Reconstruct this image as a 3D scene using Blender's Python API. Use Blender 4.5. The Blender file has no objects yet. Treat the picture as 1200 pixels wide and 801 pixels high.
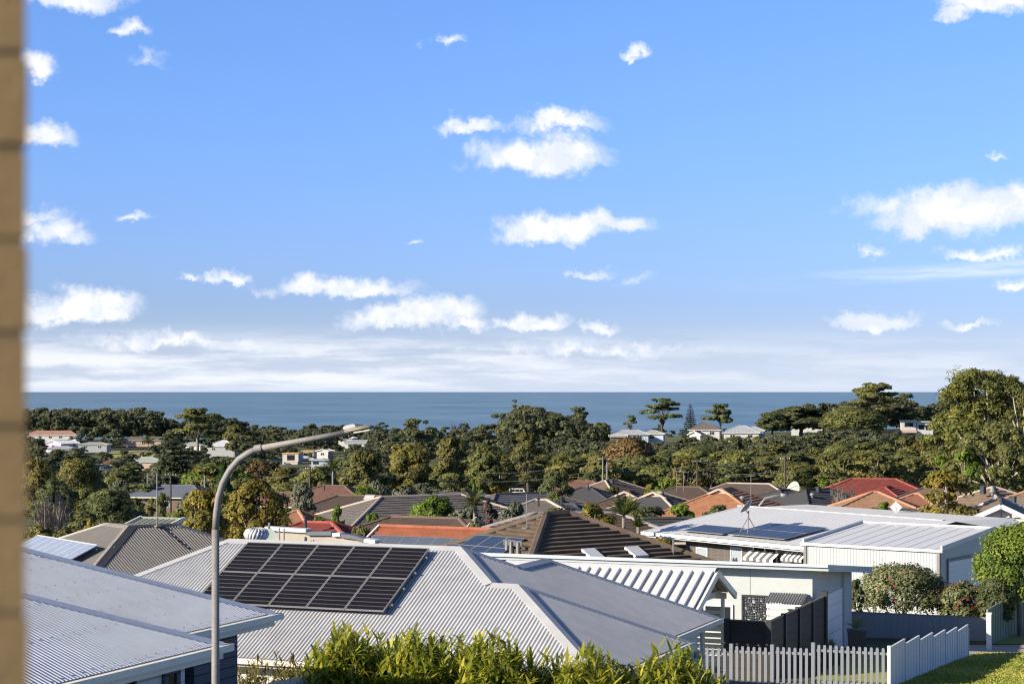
import bpy, math, random
import numpy as np
from mathutils import Vector, Matrix, Euler

# ------------------------------------------------------------------ scene, camera, sky, sun
S = bpy.context.scene
COL = S.collection
EYE = 45.0                      # eye height above the sea
F = 2200.0                      # focal length in photo pixels (1200 wide)
R = math.radians

cam_d = bpy.data.cameras.new('camera'); cam = bpy.data.objects.new('camera', cam_d); COL.objects.link(cam)
cam.location = (0, 0, EYE); cam.rotation_euler = (R(90), 0, 0)
cam_d.sensor_width = 36.0; cam_d.lens = 36.0 * F / 1200.0
cam_d.shift_y = 57.5 / 1200.0
cam_d.clip_start = 0.1; cam_d.clip_end = 120000
cam_d.dof.use_dof = True; cam_d.dof.focus_distance = 75.0; cam_d.dof.aperture_fstop = 4.5
S.camera = cam

SUN = Vector((-0.81, -0.42, 0.375)).normalized()
SUN_EL = math.asin(SUN.z)
sun_d = bpy.data.lights.new('sun', 'SUN'); sun_d.energy = 4.9; sun_d.angle = R(0.55); sun_d.color = (1.0, 0.89, 0.72)
sun = bpy.data.objects.new('sun', sun_d); COL.objects.link(sun)
sun.rotation_euler = (-SUN).to_track_quat('-Z', 'Y').to_euler(); sun.location = (-60, -30, 120)

S.render.engine = 'CYCLES'
S.cycles.use_denoising = True
S.cycles.filter_width = 1.15
S.cycles.max_bounces = 6; S.cycles.diffuse_bounces = 3; S.cycles.glossy_bounces = 3
S.cycles.transparent_max_bounces = 6
S.view_settings.view_transform = 'Standard'; S.view_settings.look = 'None'
S.view_settings.exposure = 0.82; S.view_settings.gamma = 1.0
S.view_settings.use_curve_mapping = False

W = bpy.data.worlds.new('World'); S.world = W; W.use_nodes = True

def build_world():
    nt = W.node_tree; N = nt.nodes; L = nt.links; N.clear()
    def nd(t, **k):
        n = N.new(t)
        for a, b in k.items(): setattr(n, a, b)
        return n
    def put(sock, v):
        if hasattr(v, 'is_linked') or hasattr(v, 'links'): L.new(v, sock)
        else: sock.default_value = v
    def m(op, a, b=None, c=None, clamp=False):
        n = nd('ShaderNodeMath', operation=op); n.use_clamp = clamp
        put(n.inputs[0], a)
        if b is not None: put(n.inputs[1], b)
        if c is not None: put(n.inputs[2], c)
        return n.outputs[0]
    def vm(op, a, b=None):
        n = nd('ShaderNodeVectorMath', operation=op); put(n.inputs[0], a)
        if b is not None: put(n.inputs[1], b)
        return n.outputs['Value'] if op == 'LENGTH' else n.outputs[0]
    def mr(v, a, b, c=0.0, d=1.0, smooth=True):
        n = nd('ShaderNodeMapRange'); n.interpolation_type = 'SMOOTHSTEP' if smooth else 'LINEAR'
        put(n.inputs[0], v)
        for i, q in enumerate((a, b, c, d)): n.inputs[1 + i].default_value = q
        return n.outputs[0]
    def mixc(f, a, b, blend='MIX'):
        n = nd('ShaderNodeMix', data_type='RGBA', blend_type=blend)
        put(n.inputs[0], f)
        put(n.inputs[6], a); put(n.inputs[7], b)
        return n.outputs[2]
    sky = nd('ShaderNodeTexSky', sky_type='NISHITA'); sky.sun_disc = False
    sky.sun_elevation = SUN_EL
    sky.sun_rotation = math.atan2(SUN.x, SUN.y)
    sky.altitude = 45; sky.air_density = 1.0; sky.dust_density = 0.6; sky.ozone_density = 1.5
    tc = nd('ShaderNodeTexCoord')
    sep = nd('ShaderNodeSeparateXYZ'); L.new(tc.outputs['Generated'], sep.inputs[0])
    az = m('ARCTAN2', sep.outputs[0], sep.outputs[1])
    el = m('ARCSINE', sep.outputs[2])
    # blue of a clear winter afternoon: the Nishita sky pulled towards a deeper blue away from the horizon
    up = mr(el, 0.0, 0.24)
    tint = mixc(up, (0.70, 0.90, 1.76, 1), (0.79, 1.13, 1.88, 1))
    base = mixc(1.0, sky.outputs[0], tint, 'MULTIPLY')
    zen = nd('ShaderNodeCombineXYZ'); zf = [mr(el, 0.24, 0.75, 1.0, q) for q in (0.58, 0.48, 0.36)]            # the sky deepens towards the zenith
    for q in range(3): put(zen.inputs[q], zf[q])
    base = mixc(1.0, base, zen.outputs[0], 'MULTIPLY')
    ae = nd('ShaderNodeCombineXYZ'); put(ae.inputs[0], az); put(ae.inputs[1], el)
    P = ae.outputs[0]
    def noise(vec, scale, detail=4, rough=0.55, dim='3D'):
        n = nd('ShaderNodeTexNoise'); n.noise_dimensions = dim
        put(n.inputs['Vector'], vec); n.inputs['Scale'].default_value = scale
        n.inputs['Detail'].default_value = detail; n.inputs['Roughness'].default_value = rough
        return n
    # warped lookup so that the ellipses below break into puffs
    w1 = noise(P, 38.0, 6, 0.62)
    off = vm('MULTIPLY', vm('SUBTRACT', w1.outputs['Color'], (0.5, 0.5, 0.5)), (0.034, 0.024, 0.0))
    w2 = noise(P, 150.0, 4, 0.6)
    off2 = vm('MULTIPLY', vm('SUBTRACT', w2.outputs['Color'], (0.5, 0.5, 0.5)), (0.009, 0.008, 0.0))
    Q = vm('ADD', vm('ADD', P, off), off2)
    def px(x, y): return (math.atan((x - 600) / F), math.atan((458 - y) / F))
    # (centre x, centre y, half width, half height, strength) of each cloud, as directions in the sky
    CL = [(632, 188, 84, 26, 1), (655, 148, 56, 15, .9), (655, 176, 52, 17, 1), (550, 149, 42, 11, .75), (640, 272, 62, 18, 1), (695, 262, 64, 15, .95), (660, 270, 58, 18, 1),
          (1128, 255, 122, 28, 1), (1080, 268, 72, 22, .9), (1175, 246, 66, 24, 1), (1150, 300, 52, 9, .7), (1026, 378, 54, 13, .95), (1140, 383, 30, 6, .6),
          (1022, 300, 12, 10, .5), (1160, 20, 62, 20, .9), (1120, 28, 30, 13, .8), (748, 60, 19, 10, .8), (524, 51, 22, 9, .6),
          (400, 338, 90, 15, 1), (470, 376, 74, 18, .95), (515, 366, 48, 22, 1), (540, 384, 30, 13, .9), (620, 381, 46, 13, 1), (702, 384, 28, 10, .85),
          (268, 329, 25, 11, .9), (218, 330, 16, 5, .5), (95, 368, 76, 22, 1), (118, 360, 50, 20, 1), (55, 372, 60, 18, .8), (60, 280, 44, 18, .8), (40, 262, 30, 14, .7),
          (50, 168, 44, 19, .9), (45, 92, 26, 15, .8), (80, 10, 70, 24, 1), (150, 46, 22, 11, .7), (175, 80, 20, 9, .3),
          (150, 257, 22, 6, .5), (487, 276, 11, 5, .5), (692, 319, 24, 6, .5), (745, 329, 18, 6, .3), (1190, 342, 26, 10, .7), (1168, 192, 10, 5, .4),
          (200, 405, 110, 10, .6), (700, 412, 130, 8, .5)]
    rr = random.Random(4)
    for k in range(14):                                   # the rest of the sky has the same fair-weather clouds
        s = 1 if k % 2 else -1
        CL.append((600 + s * rr.uniform(800, 3200), rr.uniform(-500, 380), rr.uniform(50, 150), rr.uniform(15, 36), 1))
    tot = None
    for (x, y, a, b, st) in CL:
        c = px(x, y)
        d = vm('MULTIPLY', vm('SUBTRACT', Q, (c[0], c[1], 0)), (F / (a * 1.14), F / (b * 1.2), 0))
        s_ = nd('ShaderNodeSeparateXYZ'); L.new(d, s_.inputs[0])
        yy = m('MAXIMUM', s_.outputs[1], m('MULTIPLY', s_.outputs[1], -1.75))
        q2 = m('MULTIPLY', s_.outputs[0], s_.outputs[0])
        ln = m('SQRT', m('ADD', q2, m('MULTIPLY', yy, yy)))
        g = m('MULTIPLY', m('SUBTRACT', 1.0, ln), st)
        tot = g if tot is None else m('SMOOTH_MAX', tot, g, 0.10)
    puff = noise(P, 75.0, 6, 0.62).outputs[0]
    dens = m('ADD', tot, m('MULTIPLY', m('SUBTRACT', puff, 0.47), 0.95))
    cmask = mr(dens, -0.08, 0.70)
    # thin streaks: along the horizon, and one long wisp at the right
    st_v = vm('MULTIPLY', vm('ADD', P, vm('MULTIPLY', off, (0.5, 0.22, 0.0))), (10.0, 105.0, 1.0))
    sn = noise(st_v, 1.0, 6, 0.6).outputs[0]
    band = m('MULTIPLY', mr(el, -0.003, 0.006), mr(el, 0.016, 0.037, 1.0, 0.0))
    leftw = mr(az, -0.06, 0.14, 1.0, 0.40)
    streak = m('MULTIPLY', m('MULTIPLY', mr(sn, 0.40, 0.62), band), m('MULTIPLY', leftw, 0.80))
    wy = m('ADD', el, m('MULTIPLY', az, -0.05))
    wz = m('MULTIPLY', mr(m('ABSOLUTE', m('SUBTRACT', wy, 0.0505)), 0.0005, 0.0058, 1.0, 0.0), mr(az, 0.10, 0.24))
    wisp = m('MULTIPLY', m('MULTIPLY', wz, mr(sn, 0.35, 0.65)), 0.62)
    hz = m('MULTIPLY', mr(el, -0.004, 0.050, 1.0, 0.0), 0.66)
    # cloud brightness: bright tops, faintly blue undersides where thick
    shade = noise(vm('ADD', P, (0.0, 0.004, 0.0)), 60.0, 4, 0.6).outputs[0]
    cc = mixc(mr(shade, 0.36, 0.62), (7.5, 8.1, 9.4, 1), (9.5, 9.6, 9.9, 1))
    thin = mixc(mr(el, 0.0, 0.05), (9.2, 9.4, 9.9, 1), (9.3, 9.6, 10.2, 1))
    out = mixc(hz, base, (7.6, 8.5, 10.1, 1))
    out = mixc(m('MAXIMUM', streak, wisp, clamp=True), out, thin)
    out = mixc(cmask, out, cc)
    bg = nd('ShaderNodeBackground'); L.new(out, bg.inputs[0]); bg.inputs[1].default_value = 0.063
    o = nd('ShaderNodeOutputWorld'); L.new(bg.outputs[0], o.inputs[0])
build_world()
W.cycles.sampling_method = 'MANUAL'; W.cycles.sample_map_resolution = 512

# ------------------------------------------------------------------ helpers
def at(px, py, D):
    """the point that the photo shows at (px, py), D metres in front of the eye"""
    return Vector(((px - 600) / F * D, D, EYE - (py - 458) / F * D))
def proj(p): return (600 + F * p[0] / p[1], 458 + F * (EYE - p[2]) / p[1])
def along(p, d, px=None, py=None):
    """p + t*d where that line passes image column px (or row py)"""
    d = Vector(d)
    if px is not None:
        u = (px - 600) / F; t = (u * p.y - p.x) / (d.x - u * d.y)
    else:
        w = (py - 458) / F; t = (EYE - p.z - w * p.y) / (d.z + w * d.y)
    return p + d * t
def hit(px, py, p, n):
    """where the ray through (px, py) meets the plane through p with normal n"""
    d = at(px, py, 1.0) - Vector((0, 0, EYE)); o = Vector((0, 0, EYE))
    return o + d * ((p - o).dot(n) / d.dot(n))
def ang(a): return Vector((math.cos(R(a)), math.sin(R(a)), 0))
Z = Vector((0, 0, 1))

# ground level: metres below the eye, by distance (rows) and direction (columns)
TD = [0, 20, 35, 50, 70, 90, 130, 180, 230, 300, 370, 440, 520, 620, 750, 900, 1100, 1300, 1500, 2500]
TU = [(x - 600) / F for x in (-700, 100, 350, 600, 850, 1100, 1900)]
TZ = [[5.4]*7, [6.3]*7, [7.2, 7.2, 7.5, 7.8, 8, 8, 8], [8.5, 8.5, 8.7, 8.7, 8.8, 8.75, 8.7], [9.8, 9.8, 10, 10, 9.9, 9.95, 9.9], [11]*7, [13.3]*7, [15.8]*7, [18.4, 18.4, 18.2, 18, 18, 18, 18],
      [22, 22, 21.6, 21, 21, 20.5, 20], [25, 25, 24.2, 23.5, 23.5, 22, 21], [27, 27, 26.5, 26, 25, 23, 22], [28, 28, 28, 27, 22.6, 20, 19], [29, 28.5, 28.5, 26.5, 17.0, 15.3, 14],
      [29, 28.5, 28, 25.5, 17, 14.6, 14], [29, 29, 28, 25, 20, 18, 18], [29, 29, 28.5, 28, 30, 30, 30], [33, 33, 33, 35, 38, 38, 38], [47]*7, [60]*7]
def ground(x, y):
    y = max(y, 0.5); D = min(y, 2499); u = min(max(x / y, TU[0]), TU[-1] - 1e-6)
    i = max(k for k in range(len(TD) - 1) if TD[k] <= D); j = max(k for k in range(len(TU) - 1) if TU[k] <= u)
    f = (D - TD[i]) / (TD[i + 1] - TD[i]); g = (u - TU[j]) / (TU[j + 1] - TU[j])
    a = TZ[i][j] * (1 - g) + TZ[i][j + 1] * g; b = TZ[i + 1][j] * (1 - g) + TZ[i + 1][j + 1] * g
    return EYE - (a * (1 - f) + b * f)

# ---- materials
MATS = {}
def mat(name, col, rough=0.7, metal=0.0, var=0.12, scale=1.5, bump=0.0, bscale=30.0, spec=0.35, col2=None, coord='Object', stretch=None):
    if name in MATS: return MATS[name]
    M = bpy.data.materials.new(name); M.use_nodes = True
    nt = M.node_tree; N = nt.nodes; L = nt.links; b = N['Principled BSDF']
    b.inputs['Roughness'].default_value = rough; b.inputs['Metallic'].default_value = metal
    b.inputs['Specular IOR Level'].default_value = spec
    tc = N.new('ShaderNodeTexCoord'); src = tc.outputs[coord]
    if stretch:
        mp = N.new('ShaderNodeMapping'); L.new(src, mp.inputs[0]); mp.inputs['Scale'].default_value = stretch; src = mp.outputs[0]
    n1 = N.new('ShaderNodeTexNoise'); L.new(src, n1.inputs['Vector']); n1.inputs['Scale'].default_value = scale; n1.inputs['Detail'].default_value = 6
    n2 = N.new('ShaderNodeTexNoise'); L.new(src, n2.inputs['Vector']); n2.inputs['Scale'].default_value = scale * 9; n2.inputs['Detail'].default_value = 3
    ad = N.new('ShaderNodeMath'); ad.operation = 'ADD'; L.new(n1.outputs[0], ad.inputs[0]); L.new(n2.outputs[0], ad.inputs[1])
    mr = N.new('ShaderNodeMapRange'); L.new(ad.outputs[0], mr.inputs[0]); mr.inputs[1].default_value = 0.7; mr.inputs[2].default_value = 1.3
    mx = N.new('ShaderNodeMix'); mx.data_type = 'RGBA'; L.new(mr.outputs[0], mx.inputs[0])
    c2 = col2 or tuple(min(1, c * (1 + var)) for c in col); c1 = col if col2 else tuple(c * (1 - var) for c in col)
    mx.inputs[6].default_value = (*c1, 1); mx.inputs[7].default_value = (*c2, 1)
    L.new(mx.outputs[2], b.inputs['Base Color'])
    if bump:
        n3 = N.new('ShaderNodeTexNoise'); L.new(src, n3.inputs['Vector']); n3.inputs['Scale'].default_value = bscale; n3.inputs['Detail'].default_value = 4
        bp = N.new('ShaderNodeBump'); bp.inputs['Strength'].default_value = bump; bp.inputs['Distance'].default_value = 0.02
        L.new(n3.outputs[0], bp.inputs['Height']); L.new(bp.outputs[0], b.inputs['Normal'])
    MATS[name] = M
    return M
def add_boards(M, period, axis='Z', depth=0.012, duty=0.08):
    """weatherboards / panel joints as relief running across the given object axis"""
    nt = M.node_tree; N = nt.nodes; L = nt.links; b = N['Principled BSDF']
    tc = N.new('ShaderNodeTexCoord'); sp = N.new('ShaderNodeSeparateXYZ'); L.new(tc.outputs['Object'], sp.inputs[0])
    a = N.new('ShaderNodeMath'); a.operation = 'DIVIDE'; L.new(sp.outputs[axis], a.inputs[0]); a.inputs[1].default_value = period
    f = N.new('ShaderNodeMath'); f.operation = 'FRACT'; L.new(a.outputs[0], f.inputs[0])
    r = N.new('ShaderNodeMapRange'); L.new(f.outputs[0], r.inputs[0]); r.inputs[1].default_value = 0; r.inputs[2].default_value = duty
    bp = N.new('ShaderNodeBump'); bp.inputs['Distance'].default_value = depth; L.new(r.outputs[0], bp.inputs['Height'])
    L.new(bp.outputs[0], b.inputs['Normal'])
    return M
def brick_mat(name, c1, c2, mortar, scale=1.0):
    M = bpy.data.materials.new(name); M.use_nodes = True
    nt = M.node_tree; N = nt.nodes; L = nt.links; b = N['Principled BSDF']; b.inputs['Roughness'].default_value = 0.85
    tc = N.new('ShaderNodeTexCoord'); sp = N.new('ShaderNodeSeparateXYZ'); L.new(tc.outputs['Object'], sp.inputs[0])
    ad = N.new('ShaderNodeMath'); L.new(sp.outputs[0], ad.inputs[0]); L.new(sp.outputs[1], ad.inputs[1])
    cb = N.new('ShaderNodeCombineXYZ'); L.new(ad.outputs[0], cb.inputs[0]); L.new(sp.outputs[2], cb.inputs[1])
    br = N.new('ShaderNodeTexBrick'); L.new(cb.outputs[0], br.inputs['Vector'])
    br.inputs['Color1'].default_value = (*c1, 1); br.inputs['Color2'].default_value = (*c2, 1); br.inputs['Mortar'].default_value = (*mortar, 1)
    br.inputs['Scale'].default_value = 1.0; br.inputs['Brick Width'].default_value = 0.24 * scale; br.inputs['Row Height'].default_value = 0.086 * scale; br.inputs['Mortar Size'].default_value = 0.006 * scale
    L.new(br.outputs[0], b.inputs['Base Color'])
    MATS[name] = M
    return M

# ---- mesh builder
class MB:
    def __init__(s): s.v = []; s.f = []; s.m = []; s.mi = 0
    def poly(s, pts):
        i = len(s.v); s.v += [tuple(p) for p in pts]; s.f.append(tuple(range(i, i + len(pts)))); s.m.append(s.mi)
    def faces(s, pts, faces):
        i = len(s.v); s.v += [tuple(p) for p in pts]
        for f in faces: s.f.append(tuple(k + i for k in f)); s.m.append(s.mi)
    def obox(s, c, ax, ay, az):
        """box about c with half-axis vectors"""
        c, ax, ay, az = Vector(c), Vector(ax), Vector(ay), Vector(az)
        p = [c + ax * i + ay * j + az * k for k in (-1, 1) for j in (-1, 1) for i in (-1, 1)]
        s.faces(p, [(0, 2, 3, 1), (4, 5, 7, 6), (0, 1, 5, 4), (2, 6, 7, 3), (0, 4, 6, 2), (1, 3, 7, 5)])
    def box(s, x0, y0, z0, x1, y1, z1):
        s.obox(((x0 + x1) / 2, (y0 + y1) / 2, (z0 + z1) / 2), ((x1 - x0) / 2, 0, 0), (0, (y1 - y0) / 2, 0), (0, 0, (z1 - z0) / 2))
    def beam(s, a, b, w, h, up=Z):
        a, b = Vector(a), Vector(b); d = b - a; l = d.length; d.normalize()
        sd = d.cross(Vector(up)); sd = sd.normalized() if sd.length > 1e-6 else Vector((1, 0, 0)); u = sd.cross(d)
        s.obox((a + b) / 2, d * (l / 2), sd * (w / 2), u * (h / 2))
    def tube(s, pts, rad, seg=8, cap=True):
        pts = [Vector(p) for p in pts]; n = len(pts)
        if not hasattr(rad, '__len__'): rad = [rad] * n
        i0 = len(s.v); prev = None
        for k, p in enumerate(pts):
            d = (pts[min(k + 1, n - 1)] - pts[max(k - 1, 0)]).normalized()
            a = prev if prev is not None else (Vector((1, 0, 0)) if abs(d.x) < 0.9 else Vector((0, 1, 0)))
            a = (a - d * a.dot(d)).normalized(); b = d.cross(a); prev = a
            for j in range(seg):
                t = 2 * math.pi * j / seg; s.v.append(tuple(p + (a * math.cos(t) + b * math.sin(t)) * rad[k]))
        for k in range(n - 1):
            for j in range(seg):
                q = i0 + k * seg; j2 = (j + 1) % seg
                s.f.append((q + j, q + j2, q + seg + j2, q + seg + j)); s.m.append(s.mi)
        if cap:
            s.f.append(tuple(i0 + j for j in range(seg))[::-1]); s.m.append(s.mi)
            s.f.append(tuple(i0 + (n - 1) * seg + j for j in range(seg))); s.m.append(s.mi)
    def lathe(s, c, prof, seg=12, axis=Z):
        c = Vector(c); axis = Vector(axis).normalized()
        a = axis.cross(Vector((0, 1, 0)) if abs(axis.y) < 0.9 else Vector((1, 0, 0))).normalized(); b = axis.cross(a)
        i0 = len(s.v)
        for (r, h) in prof:
            for j in range(seg):
                t = 2 * math.pi * j / seg; s.v.append(tuple(c + axis * h + (a * math.cos(t) + b * math.sin(t)) * r))
        for k in range(len(prof) - 1):
            for j in range(seg):
                q = i0 + k * seg; j2 = (j + 1) % seg
                s.f.append((q + j, q + j2, q + seg + j2, q + seg + j)); s.m.append(s.mi)
    def build(s, name, mats, parent=None, world=True, smooth=False):
        me = bpy.data.meshes.new(name)
        off = parent_loc(parent) if (parent is not None and world) else Vector((0, 0, 0))
        vs = [(x - off.x, y - off.y, z - off.z) for (x, y, z) in s.v] if off.length else s.v
        me.from_pydata(vs, [], s.f)
        for M in (mats if isinstance(mats, (list, tuple)) else [mats]): me.materials.append(M)
        if any(s.m): me.polygons.foreach_set('material_index', s.m)
        if smooth: me.polygons.foreach_set('use_smooth', [True] * len(me.polygons))
        me.update()
        o = bpy.data.objects.new(name, me); COL.objects.link(o)
        if parent is not None: o.parent = parent
        return o
def parent_loc(o):
    v = Vector(o.location)
    while o.parent is not None: o = o.parent; v = v + Vector(o.location)
    return v
def thing(name, label, cat, loc, rot=0.0, group=None):
    o = bpy.data.objects.new(name, None); COL.objects.link(o); o.location = loc; o.rotation_euler = (0, 0, rot)
    o.empty_display_size = 0.3
    return tag(o, label, cat, group)
def tag(o, label, cat, group=None):
    o['label'] = label; o['category'] = cat
    if group: o['group'] = group
    return o
def struct(o): o['kind'] = 'structure'; return o

# ---- roof sheets
def plane_of(poly):
    n = Vector((0, 0, 0))
    for i in range(len(poly)):
        a, b = poly[i], poly[(i + 1) % len(poly)]
        n += Vector(((a.y - b.y) * (a.z + b.z), (a.z - b.z) * (a.x + b.x), (a.x - b.x) * (a.y + b.y)))
    n.normalize()
    if n.z < 0: n = -n
    dn = (-Z) - n * (-Z).dot(n)
    dn = dn.normalized() if dn.length > 1e-5 else Vector((0, -1, 0))
    return n, dn, n.cross(dn)
def spans(q, key, val):
    """min/max of the other coordinate where the polygon q (list of (s,t)) crosses key==val"""
    o = 1 - key; r = []
    for i in range(len(q)):
        a, b = q[i], q[(i + 1) % len(q)]
        if (a[key] - val) * (b[key] - val) <= 0 and abs(a[key] - b[key]) > 1e-9:
            f = (val - a[key]) / (b[key] - a[key]); r.append(a[o] + f * (b[o] - a[o]))
    return (min(r), max(r)) if r else None
def sheet_corr(mb, poly, pitch=0.1, amp=0.012, prof=None, n=8):
    """profiled steel sheet laid over a sloping polygon, ribs running down the slope"""
    poly = [Vector(p) for p in poly]; nn, dn, sd = plane_of(poly); o = poly[0]
    q = [((p - o).dot(sd), (p - o).dot(dn)) for p in poly]
    s0, s1 = min(a for a, b in q) + 1e-4, max(a for a, b in q) - 1e-4
    if prof is None:
        st = pitch / n; ss = [s0 + k * st for k in range(int((s1 - s0) / st) + 1)] + [s1]
        hs = [amp * math.sin(2 * math.pi * s / pitch) for s in ss]
    else:
        ss, hs = [], []
        k0, k1 = int(math.floor(s0 / pitch)), int(math.ceil(s1 / pitch))
        for k in range(k0, k1 + 1):
            for (a, h) in prof:
                s = k * pitch + a * pitch
                if s0 <= s <= s1: ss.append(s); hs.append(h * amp)
        ss = [s0] + ss + [s1]; hs = [0] + hs + [0]
    i0 = len(mb.v); cnt = 0
    for s, h in zip(ss, hs):
        r = spans(q, 0, s)
        if r is None: r = (0, 0)
        for t in r: mb.v.append(tuple(o + sd * s + dn * t + nn * h))
        cnt += 1
    for k in range(cnt - 1):
        a = i0 + 2 * k; mb.f.append((a, a + 1, a + 3, a + 2)); mb.m.append(mb.mi)
RIB = [(0.0, 0), (0.40, 0), (0.44, 1), (0.56, 1), (0.60, 0), (0.999, 0)]
PAN = [(0.0, 0), (0.34, 0), (0.36, 1), (0.64, 1), (0.66, 0), (0.999, 0)]
def sheet_tile(mb, poly, course=0.4, step=0.035):
    """courses of tiles on a convex sloping polygon: every course overlaps the next as a real step"""
    poly = [Vector(p) for p in poly]; nn, dn, sd = plane_of(poly); o = poly[0]
    q = [((p - o).dot(sd), (p - o).dot(dn)) for p in poly]
    t0, t1 = min(b for a, b in q) + 1e-4, max(b for a, b in q) - 1e-4
    ts = [t1 - k * course for k in range(int((t1 - t0) / course) + 1)] + [t0]; ts = ts[::-1]
    for a, b in zip(ts[:-1], ts[1:]):
        if b - a < 1e-3: continue
        ra, rb = spans(q, 1, a), spans(q, 1, b)
        if not ra or not rb: continue
        p = [o + sd * ra[0] + dn * a, o + sd * ra[1] + dn * a, o + sd * rb[1] + dn * b + nn * step, o + sd * rb[0] + dn * b + nn * step]
        mb.poly(p); mb.poly([p[3], p[2], p[2] - nn * step, p[3] - nn * step])
def cap_line(mb, pts, w=0.13, h=0.05, seg=6):
    for a, b in zip(pts[:-1], pts[1:]):
        a, b = Vector(a), Vector(b)
        mb.tube([a + Z * (h - w * 0.55), b + Z * (h - w * 0.55)], w, seg)
def flashing(mb, a, b, wl, wr_dir_l, wr_dir_r, lift=0.022):
    """folded metal ridge flashing: two flat wings lying on both slopes"""
    a, b = Vector(a) + Z * lift, Vector(b) + Z * lift
    for d in (wr_dir_l, wr_dir_r):
        mb.poly([a, b, b + d * wl, a + d * wl])
def cap_flash(mb, a, b, n1, n2, w=0.2, lift=0.03):
    a, b = Vector(a), Vector(b); l = (b - a).normalized()
    for n in (n1, n2):
        d = l.cross(n).normalized()
        if d.z > 0: d = -d
        mb.poly([a + Z * lift, b + Z * lift, b + d * w + n * lift, a + d * w + n * lift])
        mb.poly([a + d * w + n * lift, b + d * w + n * lift, b + d * w, a + d * w])
def gutter(mb, a, b, out, w=0.12, h=0.13, fascia=0.2):
    """box gutter on a fascia board along the eave a-b; out = horizontal outward direction"""
    a, b, out = Vector(a), Vector(b), Vector(out); l = (b - a).normalized()
    c = (a + b) / 2; hl = (b - a).length / 2
    mb.obox(c + out * (w / 2) - Z * (h / 2 + 0.01), l * (hl + w * 0.9), out * (w / 2), Z * (h / 2))
    mb.obox(c - out * 0.015 - Z * (fascia / 2 + 0.02), l * (hl - 0.003), out * 0.012, Z * (fascia / 2))
def window(root, c, right, out, w, h, fm, gm, bar=0.05, mull=0, name='window', sill=True):
    """framed window proud of the wall: frame mesh with its pane (and a sill) as children"""
    c, right, out = Vector(c), Vector(right).normalized(), Vector(out).normalized()
    m = MB(); c2 = c + out * 0.03
    for sx in (-1, 1): m.obox(c2 + right * sx * (w / 2 - bar / 2), right * (bar / 2), out * 0.03, Z * (h / 2))
    for sz in (-1, 1): m.obox(c2 + Z * sz * (h / 2 - bar / 2), right * (w / 2 - bar), out * 0.029, Z * (bar / 2))
    for k in range(mull):
        m.obox(c2 + right * (w * ((k + 1) / (mull + 1) - 0.5)), right * (bar * 0.4), out * 0.027, Z * (h / 2 - bar))
    f = m.build(name, fm, root)
    g = MB(); g.obox(c + out * 0.018, right * (w / 2 - bar * 0.9), out * 0.012, Z * (h / 2 - bar * 0.9)); g.build('pane', gm, f)
    if sill:
        s_ = MB(); s_.obox(c + out * 0.06 - Z * (h / 2 + 0.035), right * (w / 2 + 0.06), out * 0.06, Z * 0.03); s_.build('sill', fm, f)
    return f
def wall_prism(mb, foot, z0, z1):
    """vertical walls round a footprint (list of xy), closed on top"""
    n = len(foot)
    pts = [(p[0], p[1], z0) for p in foot] + [(p[0], p[1], z1) for p in foot]
    mb.faces(pts, [(i, (i + 1) % n, n + (i + 1) % n, n + i) for i in range(n)] + [tuple(range(n, 2 * n)), tuple(range(n))[::-1]])

# ------------------------------------------------------------------ materials
m_corr_white = mat('light grey roof steel', (0.425, 0.43, 0.44), 0.62, 0.0, 0.11, 0.25, spec=0.2)
m_corr_blue = mat('blue grey roof steel', (0.56, 0.585, 0.63), 0.5, 0.0, 0.09, 0.35, spec=0.35)
m_corr_dark = mat('dark grey roof steel', (0.21, 0.195, 0.175), 0.6, 0.0, 0.10, 0.5, spec=0.25)
m_flash_dark = mat('dark roof flashing', (0.12, 0.125, 0.14), 0.5, var=0.1)
m_white_steel = mat('white roof steel', (0.56, 0.565, 0.57), 0.5, 0.0, 0.04, 0.5, spec=0.25)
m_cream = mat('cream trim paint', (0.80, 0.74, 0.61), 0.55, var=0.06)
m_white = mat('white paint', (0.62, 0.62, 0.61), 0.5, var=0.04)
m_offwhite = mat('off white render', (0.63, 0.66, 0.65), 0.8, var=0.05, scale=0.8)
m_tanwall = mat('pale sand render', (0.60, 0.57, 0.52), 0.8, var=0.06, scale=1.2)
m_board = add_boards(mat('cream weatherboard', (0.62, 0.62, 0.60), 0.6, var=0.05), 0.19, 'Z', 0.02, 0.12)
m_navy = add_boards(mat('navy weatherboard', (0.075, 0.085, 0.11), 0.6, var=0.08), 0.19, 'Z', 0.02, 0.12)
m_glass = mat('window glass', (0.018, 0.022, 0.028), 0.06, var=0.05, spec=0.6)
m_darkframe = mat('charcoal frame', (0.035, 0.036, 0.04), 0.5, var=0.1)
m_panel = mat('solar cell', (0.012, 0.011, 0.014), 0.3, var=0.25, scale=2.0, spec=0.2)
m_panel_b = mat('bluish solar cell', (0.035, 0.05, 0.085), 0.2, var=0.2, scale=1.0, spec=0.6)
m_alu = mat('aluminium', (0.24, 0.24, 0.235), 0.5, 0.2, 0.08)
m_cell = mat('panel busbar', (0.075, 0.072, 0.075), 0.4, var=0.1)
m_galv = mat('galvanised steel', (0.21, 0.195, 0.18), 0.6, 0.0, 0.18, 3.0)
m_tile_brown = mat('brown concrete tile', (0.155, 0.113, 0.08), 0.85, var=0.28, scale=1.6, col2=(0.09, 0.067, 0.05), bump=0.4, bscale=14)
m_ridge_dark = mat('dark ridge tile', (0.05, 0.047, 0.045), 0.8, var=0.2)

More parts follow.
